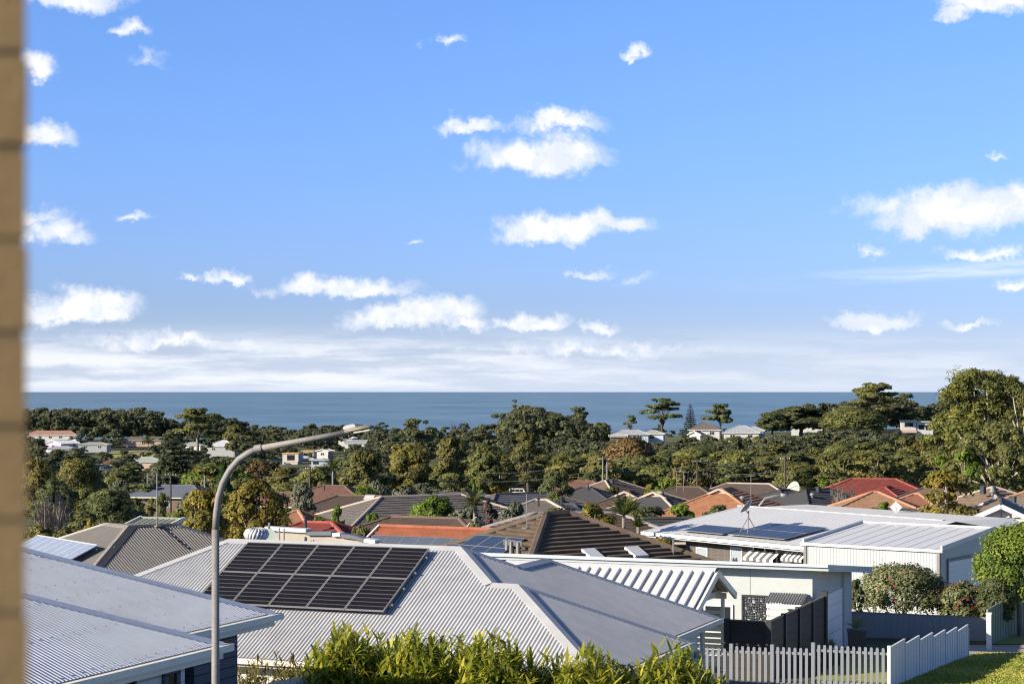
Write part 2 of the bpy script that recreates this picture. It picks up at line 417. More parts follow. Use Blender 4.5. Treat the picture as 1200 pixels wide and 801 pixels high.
# ------------------------------------------------------------------ the ground and the sea
def build_ground():
    us = [k / 60.0 for k in range(-40, 41)]; ds = [0.3, 4, 8, 14, 20, 27, 35, 42, 50, 60, 70, 80, 90, 110, 130, 155, 180, 205, 230, 265, 300, 335, 370, 405, 440, 480, 520, 570, 620, 685, 750, 825, 900, 1000, 1100, 1200, 1300, 1400, 1500, 1900, 2500, 5000, 20000, 60000]
    m = MB(); n = len(us); rr = random.Random(2)
    pts = []
    for D in ds:
        for u in us:
            x = u * D + (u * 60 if D < 60 else u * 60)
            z = ground(x, D) if D <= 2500 else EYE - 60 - (D - 2500) * 0.004
            pts.append((x, D - 30 if D < 1 else D, z))
    m.faces(pts, [(i * n + j, i * n + j + 1, (i + 1) * n + j + 1, (i + 1) * n + j) for i in range(len(ds) - 1) for j in range(n - 1)])
    g = mat('ground cover', (0.060, 0.072, 0.026), 0.95, var=0.2, scale=0.05, col2=(0.11, 0.115, 0.045), bump=0.6, bscale=1.2)
    struct(m.build('ground', g, smooth=True))
    M = bpy.data.materials.new('sea'); M.use_nodes = True; nt = M.node_tree; b = nt.nodes['Principled BSDF']
    b.inputs['Base Color'].default_value = (0.022, 0.085, 0.165, 1); b.inputs['Roughness'].default_value = 0.42; b.inputs['Specular IOR Level'].default_value = 0.16
    tc = nt.nodes.new('ShaderNodeTexCoord'); mp = nt.nodes.new('ShaderNodeMapping'); nt.links.new(tc.outputs['Object'], mp.inputs[0])
    mp.inputs['Scale'].default_value = (0.0022, 0.0011, 1)
    n1 = nt.nodes.new('ShaderNodeTexNoise'); nt.links.new(mp.outputs[0], n1.inputs['Vector']); n1.inputs['Scale'].default_value = 1.0; n1.inputs['Detail'].default_value = 8; n1.inputs['Roughness'].default_value = 0.7
    mx = nt.nodes.new('ShaderNodeMix'); mx.data_type = 'RGBA'
    mr = nt.nodes.new('ShaderNodeMapRange'); nt.links.new(n1.outputs[0], mr.inputs[0]); mr.inputs[1].default_value = 0.35; mr.inputs[2].default_value = 0.65
    nt.links.new(mr.outputs[0], mx.inputs[0]); mx.inputs[6].default_value = (0.090, 0.168, 0.228, 1); mx.inputs[7].default_value = (0.195, 0.285, 0.345, 1)
    nt.links.new(mx.outputs[2], b.inputs['Base Color'])
    mp2 = nt.nodes.new('ShaderNodeMapping'); nt.links.new(tc.outputs['Object'], mp2.inputs[0]); mp2.inputs['Scale'].default_value = (0.05, 0.16, 1)
    n2 = nt.nodes.new('ShaderNodeTexNoise'); nt.links.new(mp2.outputs[0], n2.inputs['Vector']); n2.inputs['Scale'].default_value = 1.0; n2.inputs['Detail'].default_value = 6
    bp = nt.nodes.new('ShaderNodeBump'); bp.inputs['Strength'].default_value = 0.8; bp.inputs['Distance'].default_value = 1.6
    nt.links.new(n2.outputs[0], bp.inputs['Height']); nt.links.new(bp.outputs[0], b.inputs['Normal'])
    m = MB(); ys = [1250, 2000, 4000, 9000, 20000, 50000, 90000]
    pts = [(x, y, 0.0) for y in ys for x in (-60000, -6000, 0, 6000, 60000)]
    m.faces(pts, [(i * 5 + j, i * 5 + j + 1, i * 5 + j + 6, i * 5 + j + 5) for i in range(len(ys) - 1) for j in range(4)])
    struct(m.build('water', M))
build_ground()

# ------------------------------------------------------------------ brick wall end beside the viewer
def build_brick_wall():
    c = at(31.5, 458, 1.73); c.z = EYE
    los = Vector((c.x, c.y, 0)).normalized(); fr = Vector((-los.y, los.x, 0))      # fr: leftwards along the face
    los2 = (los * math.cos(R(4)) + fr * math.sin(R(4)))
    z0 = ground(c.x, c.y) - 0.4; bh, jt, bl = 0.076, 0.010, 0.230
    root = thing('brick_wall', 'sandy brown brick wall end close at the left edge, out of focus', 'wall', (c.x, c.y, z0))
    bm_ = mat('sandy brick', (0.32, 0.212, 0.095), 0.9, var=0.15, scale=9, col2=(0.26, 0.17, 0.075), bump=0.12, bscale=160)
    mm = mat('brick mortar', (0.255, 0.170, 0.078), 0.95, var=0.1, scale=20)
    rr = random.Random(1); b = MB(); k = 0; z = z0
    while z < EYE + 2.2:
        o = 0.0 if k % 2 == 0 else -bl / 2 - jt / 2
        x = o
        while x < 1.6:
            a, e = max(x, 0.0), min(x + bl, 1.7)
            j = rr.uniform(-0.0015, 0.0015)
            if e > a + 0.02:
                ctr = c + fr * ((a + e) / 2 + (j if a == 0 else 0)) + los2 * (0.055 + rr.uniform(-.001, .001)); ctr.z = z + bh / 2
                b.obox(ctr, fr * ((e - a) / 2), los2 * 0.055, Z * (bh / 2))
            x += bl + jt
        z += bh + jt; k += 1
    b.build('brickwork', bm_, root)
    m = MB(); ctr = c + fr * 0.853 + los2 * 0.06; ctr.z = (z0 + z) / 2
    m.obox(ctr + fr * -.001, fr * 0.85, los2 * 0.057, Z * ((z - z0) / 2 - 0.01)); m.build('mortar', mm, root)
build_brick_wall()

# ------------------------------------------------------------------ near houses, street axes
A_ST = -22.0
r_ = ang(A_ST); e_ = ang(A_ST + 90); d_ = -e_

def build_solar_house():
    tp = math.tan(R(26.0))
    dsl = (d_ - Z * tp).normalized(); n_f = r_.cross(-dsl).normalized()
    if n_f.z < 0: n_f = -n_f
    P = at(400, 683, 49.0)
    fh = r_ + d_ - Z * tp; bh = r_ - d_ - Z * tp; lh = -r_ + d_ - Z * tp
    Rp = hit(540, 641, P, n_f); Lp = hit(268, 634, P, n_f)
    zr = Rp.z; Lp = along(Rp, -r_, px=268)
    H1 = along(Rp, fh, px=577); H2 = along(H1, r_, px=607)
    C1 = along(H2, fh, px=706); ze = C1.z
    hd = (zr - ze) / tp
    def drop(p, v): return p + v * ((p.z - ze) / tp)
    LF = drop(Lp, lh); C2 = drop(H2, bh)
    V = along(Rp, bh, px=605); K = along(V, e_, px=640); C4 = drop(K, bh)
    hb = (H1.z - ze) / tp; hv = (V.z - ze) / tp
    # eave of the main r-facing slope, and where it meets the front wing
    base = Rp + r_ * hd; base.z = ze
    bw = C2                                             # back eave line of the front wing runs through C2 along r
    t = (base - bw).dot(r_); Q = bw + r_ * t
    W2l = V - r_ * hv; W2l.z = ze                       # inner eave of the rear wing
    backe = Rp + e_ * hd
    Q2 = W2l + e_ * ((backe - W2l).dot(e_))
    C4b = drop(K, -r_ - d_ - Z * tp)
    LB = drop(Lp, -r_ - d_ - Z * tp)
    root = thing('house', 'light grey corrugated steel roofed house with ten black solar panels on its front slope', 'house', ((Lp.x + Rp.x) / 2, (Lp.y + Rp.y) / 2, ground(Rp.x, Rp.y)))
    faces = {'front': [LF, Lp, Rp, H1, H2, C1], 'mainr': [Rp, V, K, C4, Q, H1], 'w1': [H2, C2, C1], 'w1b': [H1, Q, C2, H2],
             'w2b': [K, C4b, C4], 'w2l': [V, Q2, C4b, K], 'back': [Lp, LB, Q2, V, Rp], 'left': [Lp, LF, LB]}
    m = MB(); nrm = {}
    for k, f in faces.items():
        nrm[k] = plane_of(f)[0]
        sheet_corr(m, f, 0.102, 0.0145)
    roof = m.build('roof', m_corr_white, root)
    c = MB()
    for a, b, p, q in ((Lp, Rp, 'front', 'back'), (Rp, H1, 'front', 'mainr'), (H1, H2, 'front', 'w1b'), (H2, C1, 'front', 'w1'), (H2, C2, 'w1', 'w1b'), (V, K, 'mainr', 'w2l'), (K, C4, 'mainr', 'w2b'), (Rp, V, 'mainr', 'back'), (Lp, LF, 'front', 'left'), (Lp, LB, 'left', 'back'), (K, C4b, 'w2b', 'w2l')):
        cap_flash(c, a, b, nrm[p], nrm[q], 0.2)
    c.build('ridge_cap', m_corr_white, roof)
    g = MB()
    gutter(g, LF, C1, d_); gutter(g, C1, C2, r_); gutter(g, Q, C4, r_); gutter(g, C4, C4b, e_); gutter(g, LF, LB, -r_); gutter(g, C2, Q, e_)
    g.build('gutter', m_tanwall, root)
    ins = 0.5
    w = MB(); zt = ze - 0.06; zb = min(ground(C1.x, C1.y), ground(LF.x, LF.y), ground(C4.x, C4.y)) - 0.6
    w.poly([LF - Z*.22, C1 - Z*.22, C1 - Z*.22 - d_ * ins, LF - Z*.22 - d_ * ins]); w.poly([C1 - Z*.221, C2 - Z*.221, C2 - Z*.221 - r_ * ins, C1 - Z*.221 - r_ * ins])
    w.poly([Q - Z*.22 - d_ * .5, C4 - Z*.22, C4 - Z*.22 - r_ * ins, Q - Z*.22 - r_ * ins - d_ * .5])
    wing = [LF - d_ * ins + r_ * ins, C1 - d_ * ins - r_ * ins, C2 + d_ * ins - r_ * ins, C2 + d_ * ins - r_ * ((C2 - LB).dot(r_) - ins)]
    wall_prism(w, [(p.x, p.y) for p in wing], zb, zt)
    main = [LF + r_ * ins - d_ * 1.0, Q - r_ * ins - e_ * 1.5, C4 - r_ * ins - e_ * ins, C4b + r_ * ins - e_ * ins, Q2 + r_ * ins - e_ * ins, LB + r_ * ins - e_ * ins]
    wall_prism(w, [(p.x, p.y) for p in main], zb + 0.01, zt - 0.002)
    w.build('wall', m_tanwall, root)
    # windows on the wall that faces the street side
    wl = C4 - r_ * ins - e_ * ins
    for px in (790,):
        p = along(wl, e_, px=797); p.z = along(wl, e_, px=797).z; p = Vector((p.x, p.y, ze - 0.95)); window(root, p, e_, r_, 0.85, 1.1, m_darkframe, m_glass)
    q = C2 - r_ * ins - e_ * 1.6; q.z = ze - 1.0; window(root, q, e_, r_, 1.0, 1.2, m_darkframe, m_glass)
    for q in (C4 - e_ * .35, C2 - e_ * .3):
        dp = MB(); b_ = Vector((q.x, q.y, ze - .12)) - r_ * .42; dp.tube([q - Z * .12 + r_ * .05, b_ - Z * .25, Vector((b_.x, b_.y, zb))], .05, 8); dp.build('downpipe', m_tanwall, root)
    # wall light near the rear corner
    l = MB(); p = wl - e_ * 0.25; p = Vector((p.x, p.y, ze - 1.0)); l.lathe(p + r_ * 0.02, [(0.0, 0), (0.09, 0.0), (0.13, 0.1), (0.13, 0.22), (0.0, 0.3)], 12, r_); l.build('wall_light', m_white, root, smooth=True)
    # solar panels, two rows of five, on short tilt legs
    rail = MB()
    tl = hit(291, 643, P, n_f); tr = hit(505, 649, P, n_f); br = hit(452, 723, P, n_f)
    wv = (tr - tl).dot(r_) / 5.0; hv2 = (br - tr).dot(dsl) / 2.0
    o = tr + n_f * 0.17
    for i in range(5):
        for j in range(2):
            c0 = o - r_ * (wv * (i + 0.5)) + dsl * (hv2 * (j + 0.5))
            p = MB(); hw, hh = wv / 2 - 0.007, hv2 / 2 - 0.007
            p.obox(c0, r_ * (hw - .03), dsl * (hh - .03), n_f * 0.014)
            p.mi = 1
            for s in (-1, 1):
                p.obox(c0 + r_ * s * (hw - 0.012), r_ * 0.012, dsl * hh, n_f * 0.021); p.obox(c0 + dsl * s * (hh - 0.012), r_ * (hw - .026), dsl * 0.011, n_f * 0.0205)
            p.mi = 2
            for k in range(1, 8):
                y = -hh + 2 * hh * k / 8
                p.obox(c0 + dsl * y + n_f * 0.015, r_ * (hw - .03), dsl * (0.016 if k != 4 else 0.022), n_f * 0.003)
            p.build('solar_panel', [m_panel, m_alu, m_cell], root)
    for j in (0.25, 0.75, 1.25, 1.75):
        a = o + dsl * (hv2 * j) - n_f * 0.05 + r_ * 0.08; b = a - r_ * (wv * 5 + 0.16); rail.beam(a, b, 0.045, 0.05, n_f)
        for k in range(6): q = a - r_ * (wv * k + .1); rail.beam(q, q - n_f * 0.125, 0.04, 0.04, dsl)
    rail.build('panel_rail', m_alu, root)
    # spinning roof vent on the far side of the ridge
    v = MB(); p = along(Rp, -r_, px=289) + e_ * 0.55; p.z = zr - 0.2
    v.lathe(p, [(0.16, 0), (0.17, 0.12), (0.20, 0.16)], 16)
    for k in range(20):
        t = 2 * math.pi * k / 20; q = [p + Vector((math.cos(t + s * .5) * rr, math.sin(t + s * .5) * rr, zz)) for s, rr, zz in ((0, .20, .16), (.2, .285, .24), (.5, .32, .33), (.8, .28, .43), (1, .14, .5))]
        v.tube(q, [0.026, 0.042, 0.05, 0.042, 0.02], 4)
    v.lathe(p, [(0.26, 0.2), (0.275, 0.33), (0.24, 0.43), (0.0, 0.51)], 16)
    v.build('roof_vent', m_white_steel, root, smooth=True)
build_solar_house()

def build_left_house():
    tp = math.tan(R(22.5))
    A = at(322, 717.5, 37.0); B = at(262, 753, 32.5); B.z = A.z; ze = A.z
    back = r_ * -1 + d_ + Z * tp                       # up along the rear hip from A
    back = -(r_ - d_ - Z * tp)
    LEN = 13.0
    KA = A + back * 5.6; KB = B + back * 4.4
    root = thing('house', 'blue grey corrugated roofed house with cream fascia and navy walls behind the lamp post', 'house', (A.x - 6, A.y - 4, ground(A.x - 6, A.y - 4)))
    # right hand slopes of both wings (falling along r)
    A0 = A + d_ * 7.5; KA0 = KA + d_ * 4; B0 = B + d_ * 10.0; KB0 = KB + d_ * 8.0
    faces = {'a': [A, KA, KA + d_ * 1.2, A0], 'b': [B, KB, KB0, B0]}
    fa = [A, KA, KA + d_ * 9, A + d_ * 9]; fb = [B, KB, KB + d_ * 9, B + d_ * 9]
    # the rear slopes behind each hip
    ra = [A, A - r_ * 15, KA - r_ * 9.4, KA]; rb = [B, B - r_ * 9, KB - r_ * 4.6, KB]
    m = MB(); nr = {}
    for k, f in (('fa', fa), ('fb', fb), ('ra', ra), ('rb', rb)):
        nr[k] = plane_of(f)[0]; sheet_corr(m, f, 0.095, 0.0125)
    m.mi = 1; m2 = m
    c = MB(); cap_flash(c, A, KA, nr['fa'], nr['ra'], 0.22); cap_flash(c, B, KB, nr['fb'], nr['rb'], 0.22); cap_flash(c, KA, KA - r_ * 9.4, nr['fa'], nr['ra'], 0.22)
    CAPS = c
    s = m2; rr = random.Random(5)
    for (o, f, kk) in ((A, 'fa', 5), (B, 'fb', 4)):    # rows of roofing screws
        up = (-r_ + Z * tp).normalized()
        for row in range(1, kk + 2):
            for q in range(0, 70, 2):
                p = o + up * (row * 1.05 - 0.9) + d_ * (0.12 + q * 0.15)
                if (p - o).dot(d_) > (row * 1.05 - 0.9) * math.cos(R(22.5)) + 0.1 or True:
                    s.obox(p + nr[f] * 0.016, r_ * 0.012, d_ * 0.012, nr[f] * 0.005)
    roof = m.build('roof', [m_corr_blue, m_galv], root); CAPS.build('ridge_cap', m_corr_blue, roof)
    g = MB(); gutter(g, A + d_ * 9, A, r_, 0.14, 0.12, 0.24); gutter(g, B + d_ * 9, B, r_, 0.14, 0.12, 0.24)
    gutter(g, A, A - r_ * 15, e_, 0.14, 0.12, 0.24); gutter(g, B, B - r_ * 1.3, e_, 0.14, 0.12, 0.24)
    for o in (A, B):
        g.poly([o - Z * .23, o + d_ * 9 - Z * .23, o + d_ * 9 - r_ * .5 - Z * .23, o - r_ * .5 - Z * .23])
    g.build('gutter', m_cream, root)
    zb = ground(A.x, A.y) - 0.8
    w = MB(); p0 = B - r_ * 0.5 - e_ * 0.45
    wall_prism(w, [(p.x, p.y) for p in (p0, p0 - r_ * 3.2, p0 - r_ * 3.2 + d_ * 9, p0 + d_ * 9)], zb, ze - 0.05)
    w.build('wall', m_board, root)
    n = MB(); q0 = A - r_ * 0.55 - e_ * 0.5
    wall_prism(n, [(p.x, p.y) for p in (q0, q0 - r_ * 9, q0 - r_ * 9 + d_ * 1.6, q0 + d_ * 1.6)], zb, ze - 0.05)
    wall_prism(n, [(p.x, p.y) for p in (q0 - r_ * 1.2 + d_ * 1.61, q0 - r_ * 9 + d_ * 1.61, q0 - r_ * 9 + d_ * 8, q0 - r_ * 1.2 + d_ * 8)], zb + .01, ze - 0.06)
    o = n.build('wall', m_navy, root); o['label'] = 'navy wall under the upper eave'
    # dark windows in the cream wall
    for px, ww in ((199, 0.5),):
        p = along(p0, d_, px=px); p.z = ze - 1.25; window(root, p, e_, r_, ww, 1.9, m_navy, m_glass, 0.12)
    p = along(p0, d_, px=128); p.z = ze - 1.25; window(root, p, e_, r_, 1.4, 1.9, m_darkframe, m_glass, 0.06)
build_left_house()

def build_dark_roof_house():
    D = 73.0; a1, a2 = ang(-52), ang(38)
    B = at(151, 616, D); A = along(B, -a1, px=124); C = along(B, a2, px=207)
    tp = math.tan(R(24)); hd = 5.2
    f = (ang(-97) * math.sqrt(2) - Z * tp); l = (ang(173) * math.sqrt(2) - Z * tp); rr = (ang(-7) * math.sqrt(2) - Z * tp); bk = ang(83) * math.sqrt(2) - Z * tp
    Fc, Lc, Rc = B + f * hd, A + l * hd, C + rr * hd
    Bc = Lc + (Rc - Fc)
    root = thing('house', 'dark grey corrugated hip roofed house with pale solar panels on its left slope', 'house', (B.x, B.y + 3, ground(B.x, B.y)))
    m = MB(); n = {}
    for k, p in (('left', [A, B, Fc, Lc]), ('right', [B, C, Rc, Fc]), ('bl', [A, Lc, Bc]), ('br', [C, Bc, Rc]), ('top', [A, Bc, C]), ('tri', [A, C, B])):
        n[k] = plane_of(p)[0]; sheet_corr(m, p, 0.125, 0.016) if k in ('left', 'right') else m.poly(p)
    roof = m.build('roof', m_corr_dark, root)
    c = MB(); cap_flash(c, B, Fc, n['left'], n['left'], 0.16); cap_flash(c, A, B, n['left'], n['left'], 0.2); cap_flash(c, A, Lc, n['left'], n['bl'], 0.2)
    c.build('ridge_cap', mat('pale roof flashing', (0.52, 0.47, 0.42), 0.5, var=0.08), roof)
    c = MB(); cap_flash(c, B, Fc, n['right'], n['right'], 0.3); cap_flash(c, B, C, n['right'], n['right'], 0.18); cap_flash(c, C, Rc, n['right'], n['br'], 0.2)
    o = c.build('ridge_cap', m_flash_dark, roof); o['label'] = 'dark blue grey ridge capping'
    g = MB(); gutter(g, Fc, Rc, a1); gutter(g, Lc, Fc, -a2); g.build('gutter', m_flash_dark, root)
    w = MB(); ctr = (Lc + Rc) / 2; foot = [ctr + (p - ctr) * 0.93 for p in (Fc, Rc, Bc, Lc)]
    wall_prism(w, [(p.x, p.y) for p in foot], ground(B.x, B.y) - 1, Fc.z - 0.05); w.build('wall', m_tanwall, root)
    # row of pale solar panels standing off the left slope
    nl, dn, sd = plane_of([A, B, Fc, Lc])
    tl = hit(48, 634, B, nl); tr = hit(118, 646, B, nl); br = hit(104, 657, B, nl)
    ex = (tr - tl); hh = (br - tr).length
    ey = dn * max(hh, 1.5)
    k = 8
    for i in range(k):
        p = MB(); c0 = tl + ex * ((i + .5) / k) + ey * .5 + nl * 0.28 + Z * 0
        p.obox(c0, ex * (.5 / k) * 0.93, ey * .47, nl * .015); p.mi = 1
        for s in (-1, 1): p.obox(c0 + ex * (s * .48 / k), ex * (.018 / k), ey * .5, nl * .022); p.obox(c0 + ey * (s * .485), ex * (.46 / k), ey * .015, nl * .0215)
        p.build('solar_panel', [mat('pale solar cell', (0.30, 0.34, 0.42), 0.25, var=0.1, spec=0.8), m_white], root)
    # antenna mast stay bracket and dark cable dashes down the right slope
    t = MB(); a = hit(190, 619, B, n['right']); b = hit(222, 645, B, n['right']); cc = (b - a)
    for i in range(6): t.beam(a + cc * (i / 6) + n['right'] * .04, a + cc * ((i + .55) / 6) + n['right'] * .04, 0.07, 0.04, n['right'])
    t.build('roof_cable', m_darkframe, root)
    v = MB(); p = hit(184, 617, B, n['right']); v.tube([p, p + Z * 2.1], 0.025, 6); v.obox(p + n['right'] * .04, a1 * .2, a2 * .12, n['right'] * .03); v.build('antenna_mast', m_galv, root)
build_dark_roof_house()

def build_brown_tile_house():
    D = 85.0; a1, a2 = ang(-54), ang(36); tp = math.tan(R(25)); hd = 5.6
    A = at(640, 604.5, D); B = along(A, a2, px=667)
    f = ang(-99) * math.sqrt(2) - Z * tp; l = ang(171) * math.sqrt(2) - Z * tp; rr = ang(-9) * math.sqrt(2) - Z * tp; bk = ang(81) * math.sqrt(2) - Z * tp
    Fc, Lc, Rc, Bc = A + f * hd, A + l * hd, B + rr * hd, B + bk * hd
    root = thing('house', 'brown tiled hip roofed house behind the light grey steel roof', 'house', (A.x, A.y + 2, ground(A.x, A.y)))
    m = MB()
    for p in ([A, Lc, Fc], [A, Fc, Rc, B], [B, Rc, Bc], [A, B, Bc, Lc]): sheet_tile(m, p, 0.36, 0.125)
    roof = m.build('roof', m_tile_brown, root)
    c = MB()
    for a, b in ((A, Lc), (A, B), (B, Rc), (B, Bc)): cap_line(c, [a, b], 0.17, 0.175)
    c.build('ridge_cap', m_tile_brown, roof)
    c = MB(); cap_line(c, [A, Fc], 0.18, 0.175); c.build('ridge_cap', m_tile_brown, roof)
    w = MB(); ctr = (Lc + Rc) / 2; wall_prism(w, [(p.x, p.y) for p in (ctr + (q - ctr) * .9 for q in (Fc, Rc, Bc, Lc))], ground(A.x, A.y) - 1, Fc.z - .1); w.build('wall', m_tanwall, root)
    g = MB(); gutter(g, Fc, Rc, a1); gutter(g, Lc, Fc, -a2); g.build('gutter', m_darkframe, root)
    nl, dn, sd = plane_of([A, Lc, Fc])
    # solar panels low on the left slope: rows of three and four
    tl = hit(560, 630, A, nl); tr = hit(617, 634.5, A, nl); br = hit(601, 647, A, nl); ex = (tr - tl) / 3; ey = dn * ((br - tr).dot(dn))
    if ex.dot(sd) < 0: pass
    for j in range(2):
        for i in range(3 + j):
            c0 = tl + ex * (i + .5 - j * 1.0) + ey * (j + .5) + nl * .16
            p = MB(); p.obox(c0, ex * .475, ey * .475, nl * .015); p.mi = 1
            for s in (-1, 1): p.obox(c0 + ex * (s * .487), ex * .012, ey * .5, nl * .02); p.obox(c0 + ey * (s * .487), ex * .474, ey * .012, nl * .0195)
            p.build('solar_panel', [m_panel_b, m_alu], root)
    s = MB()
    for px, py in ((594, 648), (599, 649), (607, 650)):
        q = hit(px, py, A, nl); s.tube([q, q + Z * .55], 0.09, 8); s.obox(q + Z * .5, ang(0) * .16, ang(90) * .05, Z * .12)
    s.build('roof_vent', m_alu, root)
    nf = plane_of([A, Fc, Rc, B])[0]
    for px, py, w_ in ((694, 651.5, 0.9), (745, 649, 0.95)):
        s = MB(); q = hit(px, py, A, nf); _, dd, ss = plane_of([A, Fc, Rc, B]); s.obox(q + nf * .12, ss * (w_ * .40), dd * .42, nf * .06); s.build('skylight', m_white_steel, root)
    # thin antenna masts
    s = MB(); q = hit(617, 620, A, nl); s.tube([q, q + Z * 1.6], .02, 6); s.obox(q + nl * .05, a1 * .18, a2 * .12, nl * .04)
    s.build('antenna_mast', m_alu, root); s = MB(); q2 = hit(789, 650, A, nf); s.tube([q2 - Z * .2, q2 + Z * .7], .035, 6)
    s.build('vent_pipe', m_alu, root)
build_brown_tile_house()

def build_flat_white_house():
    W0 = at(952, 700, 69.0); zg = ground(W0.x, W0.y) - .5
    root = thing('house', 'modern white flat roofed house with a black laser cut wall screen', 'house', (W0.x - 5, W0.y + 3, zg + .5))
    zt = EYE - (668 - 458) / F * 69.0
    L0 = W0 - r_ * 12.5; side = 7.0
    w = MB()
    ft = (L0, W0, W0 + e_ * 1.5, W0 + e_ * 1.5 - r_ * .12, W0 + e_ * 5.6 - r_ * .12, W0 + e_ * 5.6, W0 + e_ * side, L0 + e_ * side); k = len(ft)
    w.faces([(p.x, p.y, zg) for p in ft] + [(p.x, p.y, zt + .02 - math.tan(R(5.5)) * (p - W0).dot(e_)) for p in ft], [(i, (i + 1) % k, k + (i + 1) % k, k + i) for i in range(k)])
    j = w; j.mi = 1
    for k in range(1, 5): q = W0 - r_ * (k * 2.35); q.z = (zg + zt) / 2; j.obox(q + d_ * .004, r_ * .012, d_ * .004, Z * ((zt - zg) / 2))
    wl = w.build('wall', [mat('pale grey green render', (0.43, 0.46, 0.45), 0.75, var=0.05, scale=.5), mat('joint grey', (.25, .27, .27), .8)], root)
    # skillion roof: thick slab with white fascia, falling gently to the back
    fall = math.tan(R(5.5)); rf = MB()
    p = [L0 - r_ * .5 + d_ * .7, W0 + r_ * .75 + d_ * .7, W0 + r_ * .75 + e_ * (side + .4), L0 - r_ * .5 + e_ * (side + .4)]
    top = [Vector((q.x, q.y, zt + .30 - fall * ((q - W0).dot(e_) + .7))) for q in p]
    rf.faces([*(t - Z * .24 for t in top), *top], [(3, 2, 1, 0), (4, 5, 6, 7), (0, 1, 5, 4), (1, 2, 6, 5), (2, 3, 7, 6), (3, 0, 4, 7)])
    roof = rf.build('roof', mat('pale blue grey fascia', (.40, .44, .46), .5, var=.05), root)
    g = MB(); a, b = top[0] + Z * .0, top[1] + Z * .0; g.beam(a + d_ * .06 - Z * .07, b + d_ * .06 - Z * .05, .10, .10); g.build('gutter', mat('white gutter', (.55, .58, .60), .45, var=.04), roof)
    # garage door in the side wall
    gd = MB(); c = W0 + e_ * 3.55 - r_ * .10; h = 2.25; c.z = zg + .5 + h / 2 - .15; gd.obox(c, e_ * 2.0, r_ * .03, Z * (h / 2))
    gd.build('garage_door', add_boards(mat('white garage door', (.74, .75, .76), .5, var=.03), .53, 'Z', .02, .05), root)
    # window behind the lattice
    p = along(W0, -r_, px=826); p.z = at(826, 722, p.y).z; window(root, p, r_, d_, 2.2, 1.0, m_white, m_glass, .09, 1)
    # laser cut screen
    p = along(W0, -r_, px=884.5); p.z = EYE - (712.5 - 458) / F * p.y
    hw = 14.5 / F * p.y / .94; hh = 16.0 / F * p.y
    s = MB(); c0 = p + d_ * .05
    for k in (-1, 1): s.obox(c0 + r_ * k * (hw - .03), r_ * .03, d_ * .02, Z * hh); s.obox(c0 + Z * k * (hh - .03), r_ * (hw - .06), d_ * .0195, Z * .03)
    rr = random.Random(8); NX, NZ = 9, 10
    gx = lambda i: -hw + .05 + (2 * hw - .1) * i / NX; gz = lambda k: -hh + .05 + (2 * hh - .1) * k / NZ
    J = {(i, k): (gx(i) + rr.uniform(-.028, .028), gz(k) + rr.uniform(-.028, .028)) for i in range(NX + 1) for k in range(NZ + 1)}
    for (i, k), a in J.items():                       # a cracked-stone net of black bars
        for di, dk in ((1, 0), (0, 1)):
            b = J.get((i + di, k + dk))
            if b is None or rr.random() < .16: continue
            s.beam(c0 + r_ * a[0] + Z * a[1], c0 + r_ * b[0] + Z * b[1], .022, .04, d_)
    s.build('laser_cut_screen', m_darkframe, root)
    # slatted cupboard for the air conditioner in front of the wall
    p = along(W0, -r_, px=925); zc = EYE - (725 - 458) / F * p.y
    cu = thing('slatted_cupboard', 'white slatted cupboard with a dark corrugated lid against the white wall', 'cupboard', (p.x, p.y - .5, zg + .5))
    hw = 19.5 / F * p.y / .94; q = p + d_ * .45; b = MB(); ztop = EYE - (706 - 458) / F * (p.y - .8)
    for k in range(9): b.obox(Vector((q.x, q.y, ztop - .12 - k * .26)) + d_ * .4, r_ * hw, d_ * .015, Z * .085); b.obox(Vector((q.x, q.y, ztop - .12 - k * .26)) + r_ * hw, r_ * .015, d_ * .38, Z * .085)
    for k in (-1, 1): b.obox(Vector((q.x, q.y, (ztop + zg) / 2)) + d_ * .36 + r_ * k * (hw - .05), r_ * .03, d_ * .02, Z * ((ztop - zg) / 2))
    b.build('slats', m_white, cu)
    b = MB(); t0 = Vector((q.x, q.y, ztop)); sheet_corr(b, [t0 + d_ * .5 - r_ * (hw + .05), t0 + d_ * .5 + r_ * (hw + .05), t0 - d_ * .4 + r_ * (hw + .05) + Z * .28, t0 - d_ * .4 - r_ * (hw + .05) + Z * .28], .1, .014)
    b.build('lid', m_flash_dark, cu)
    return W0, zg
W0, ZG_W = build_flat_white_house()

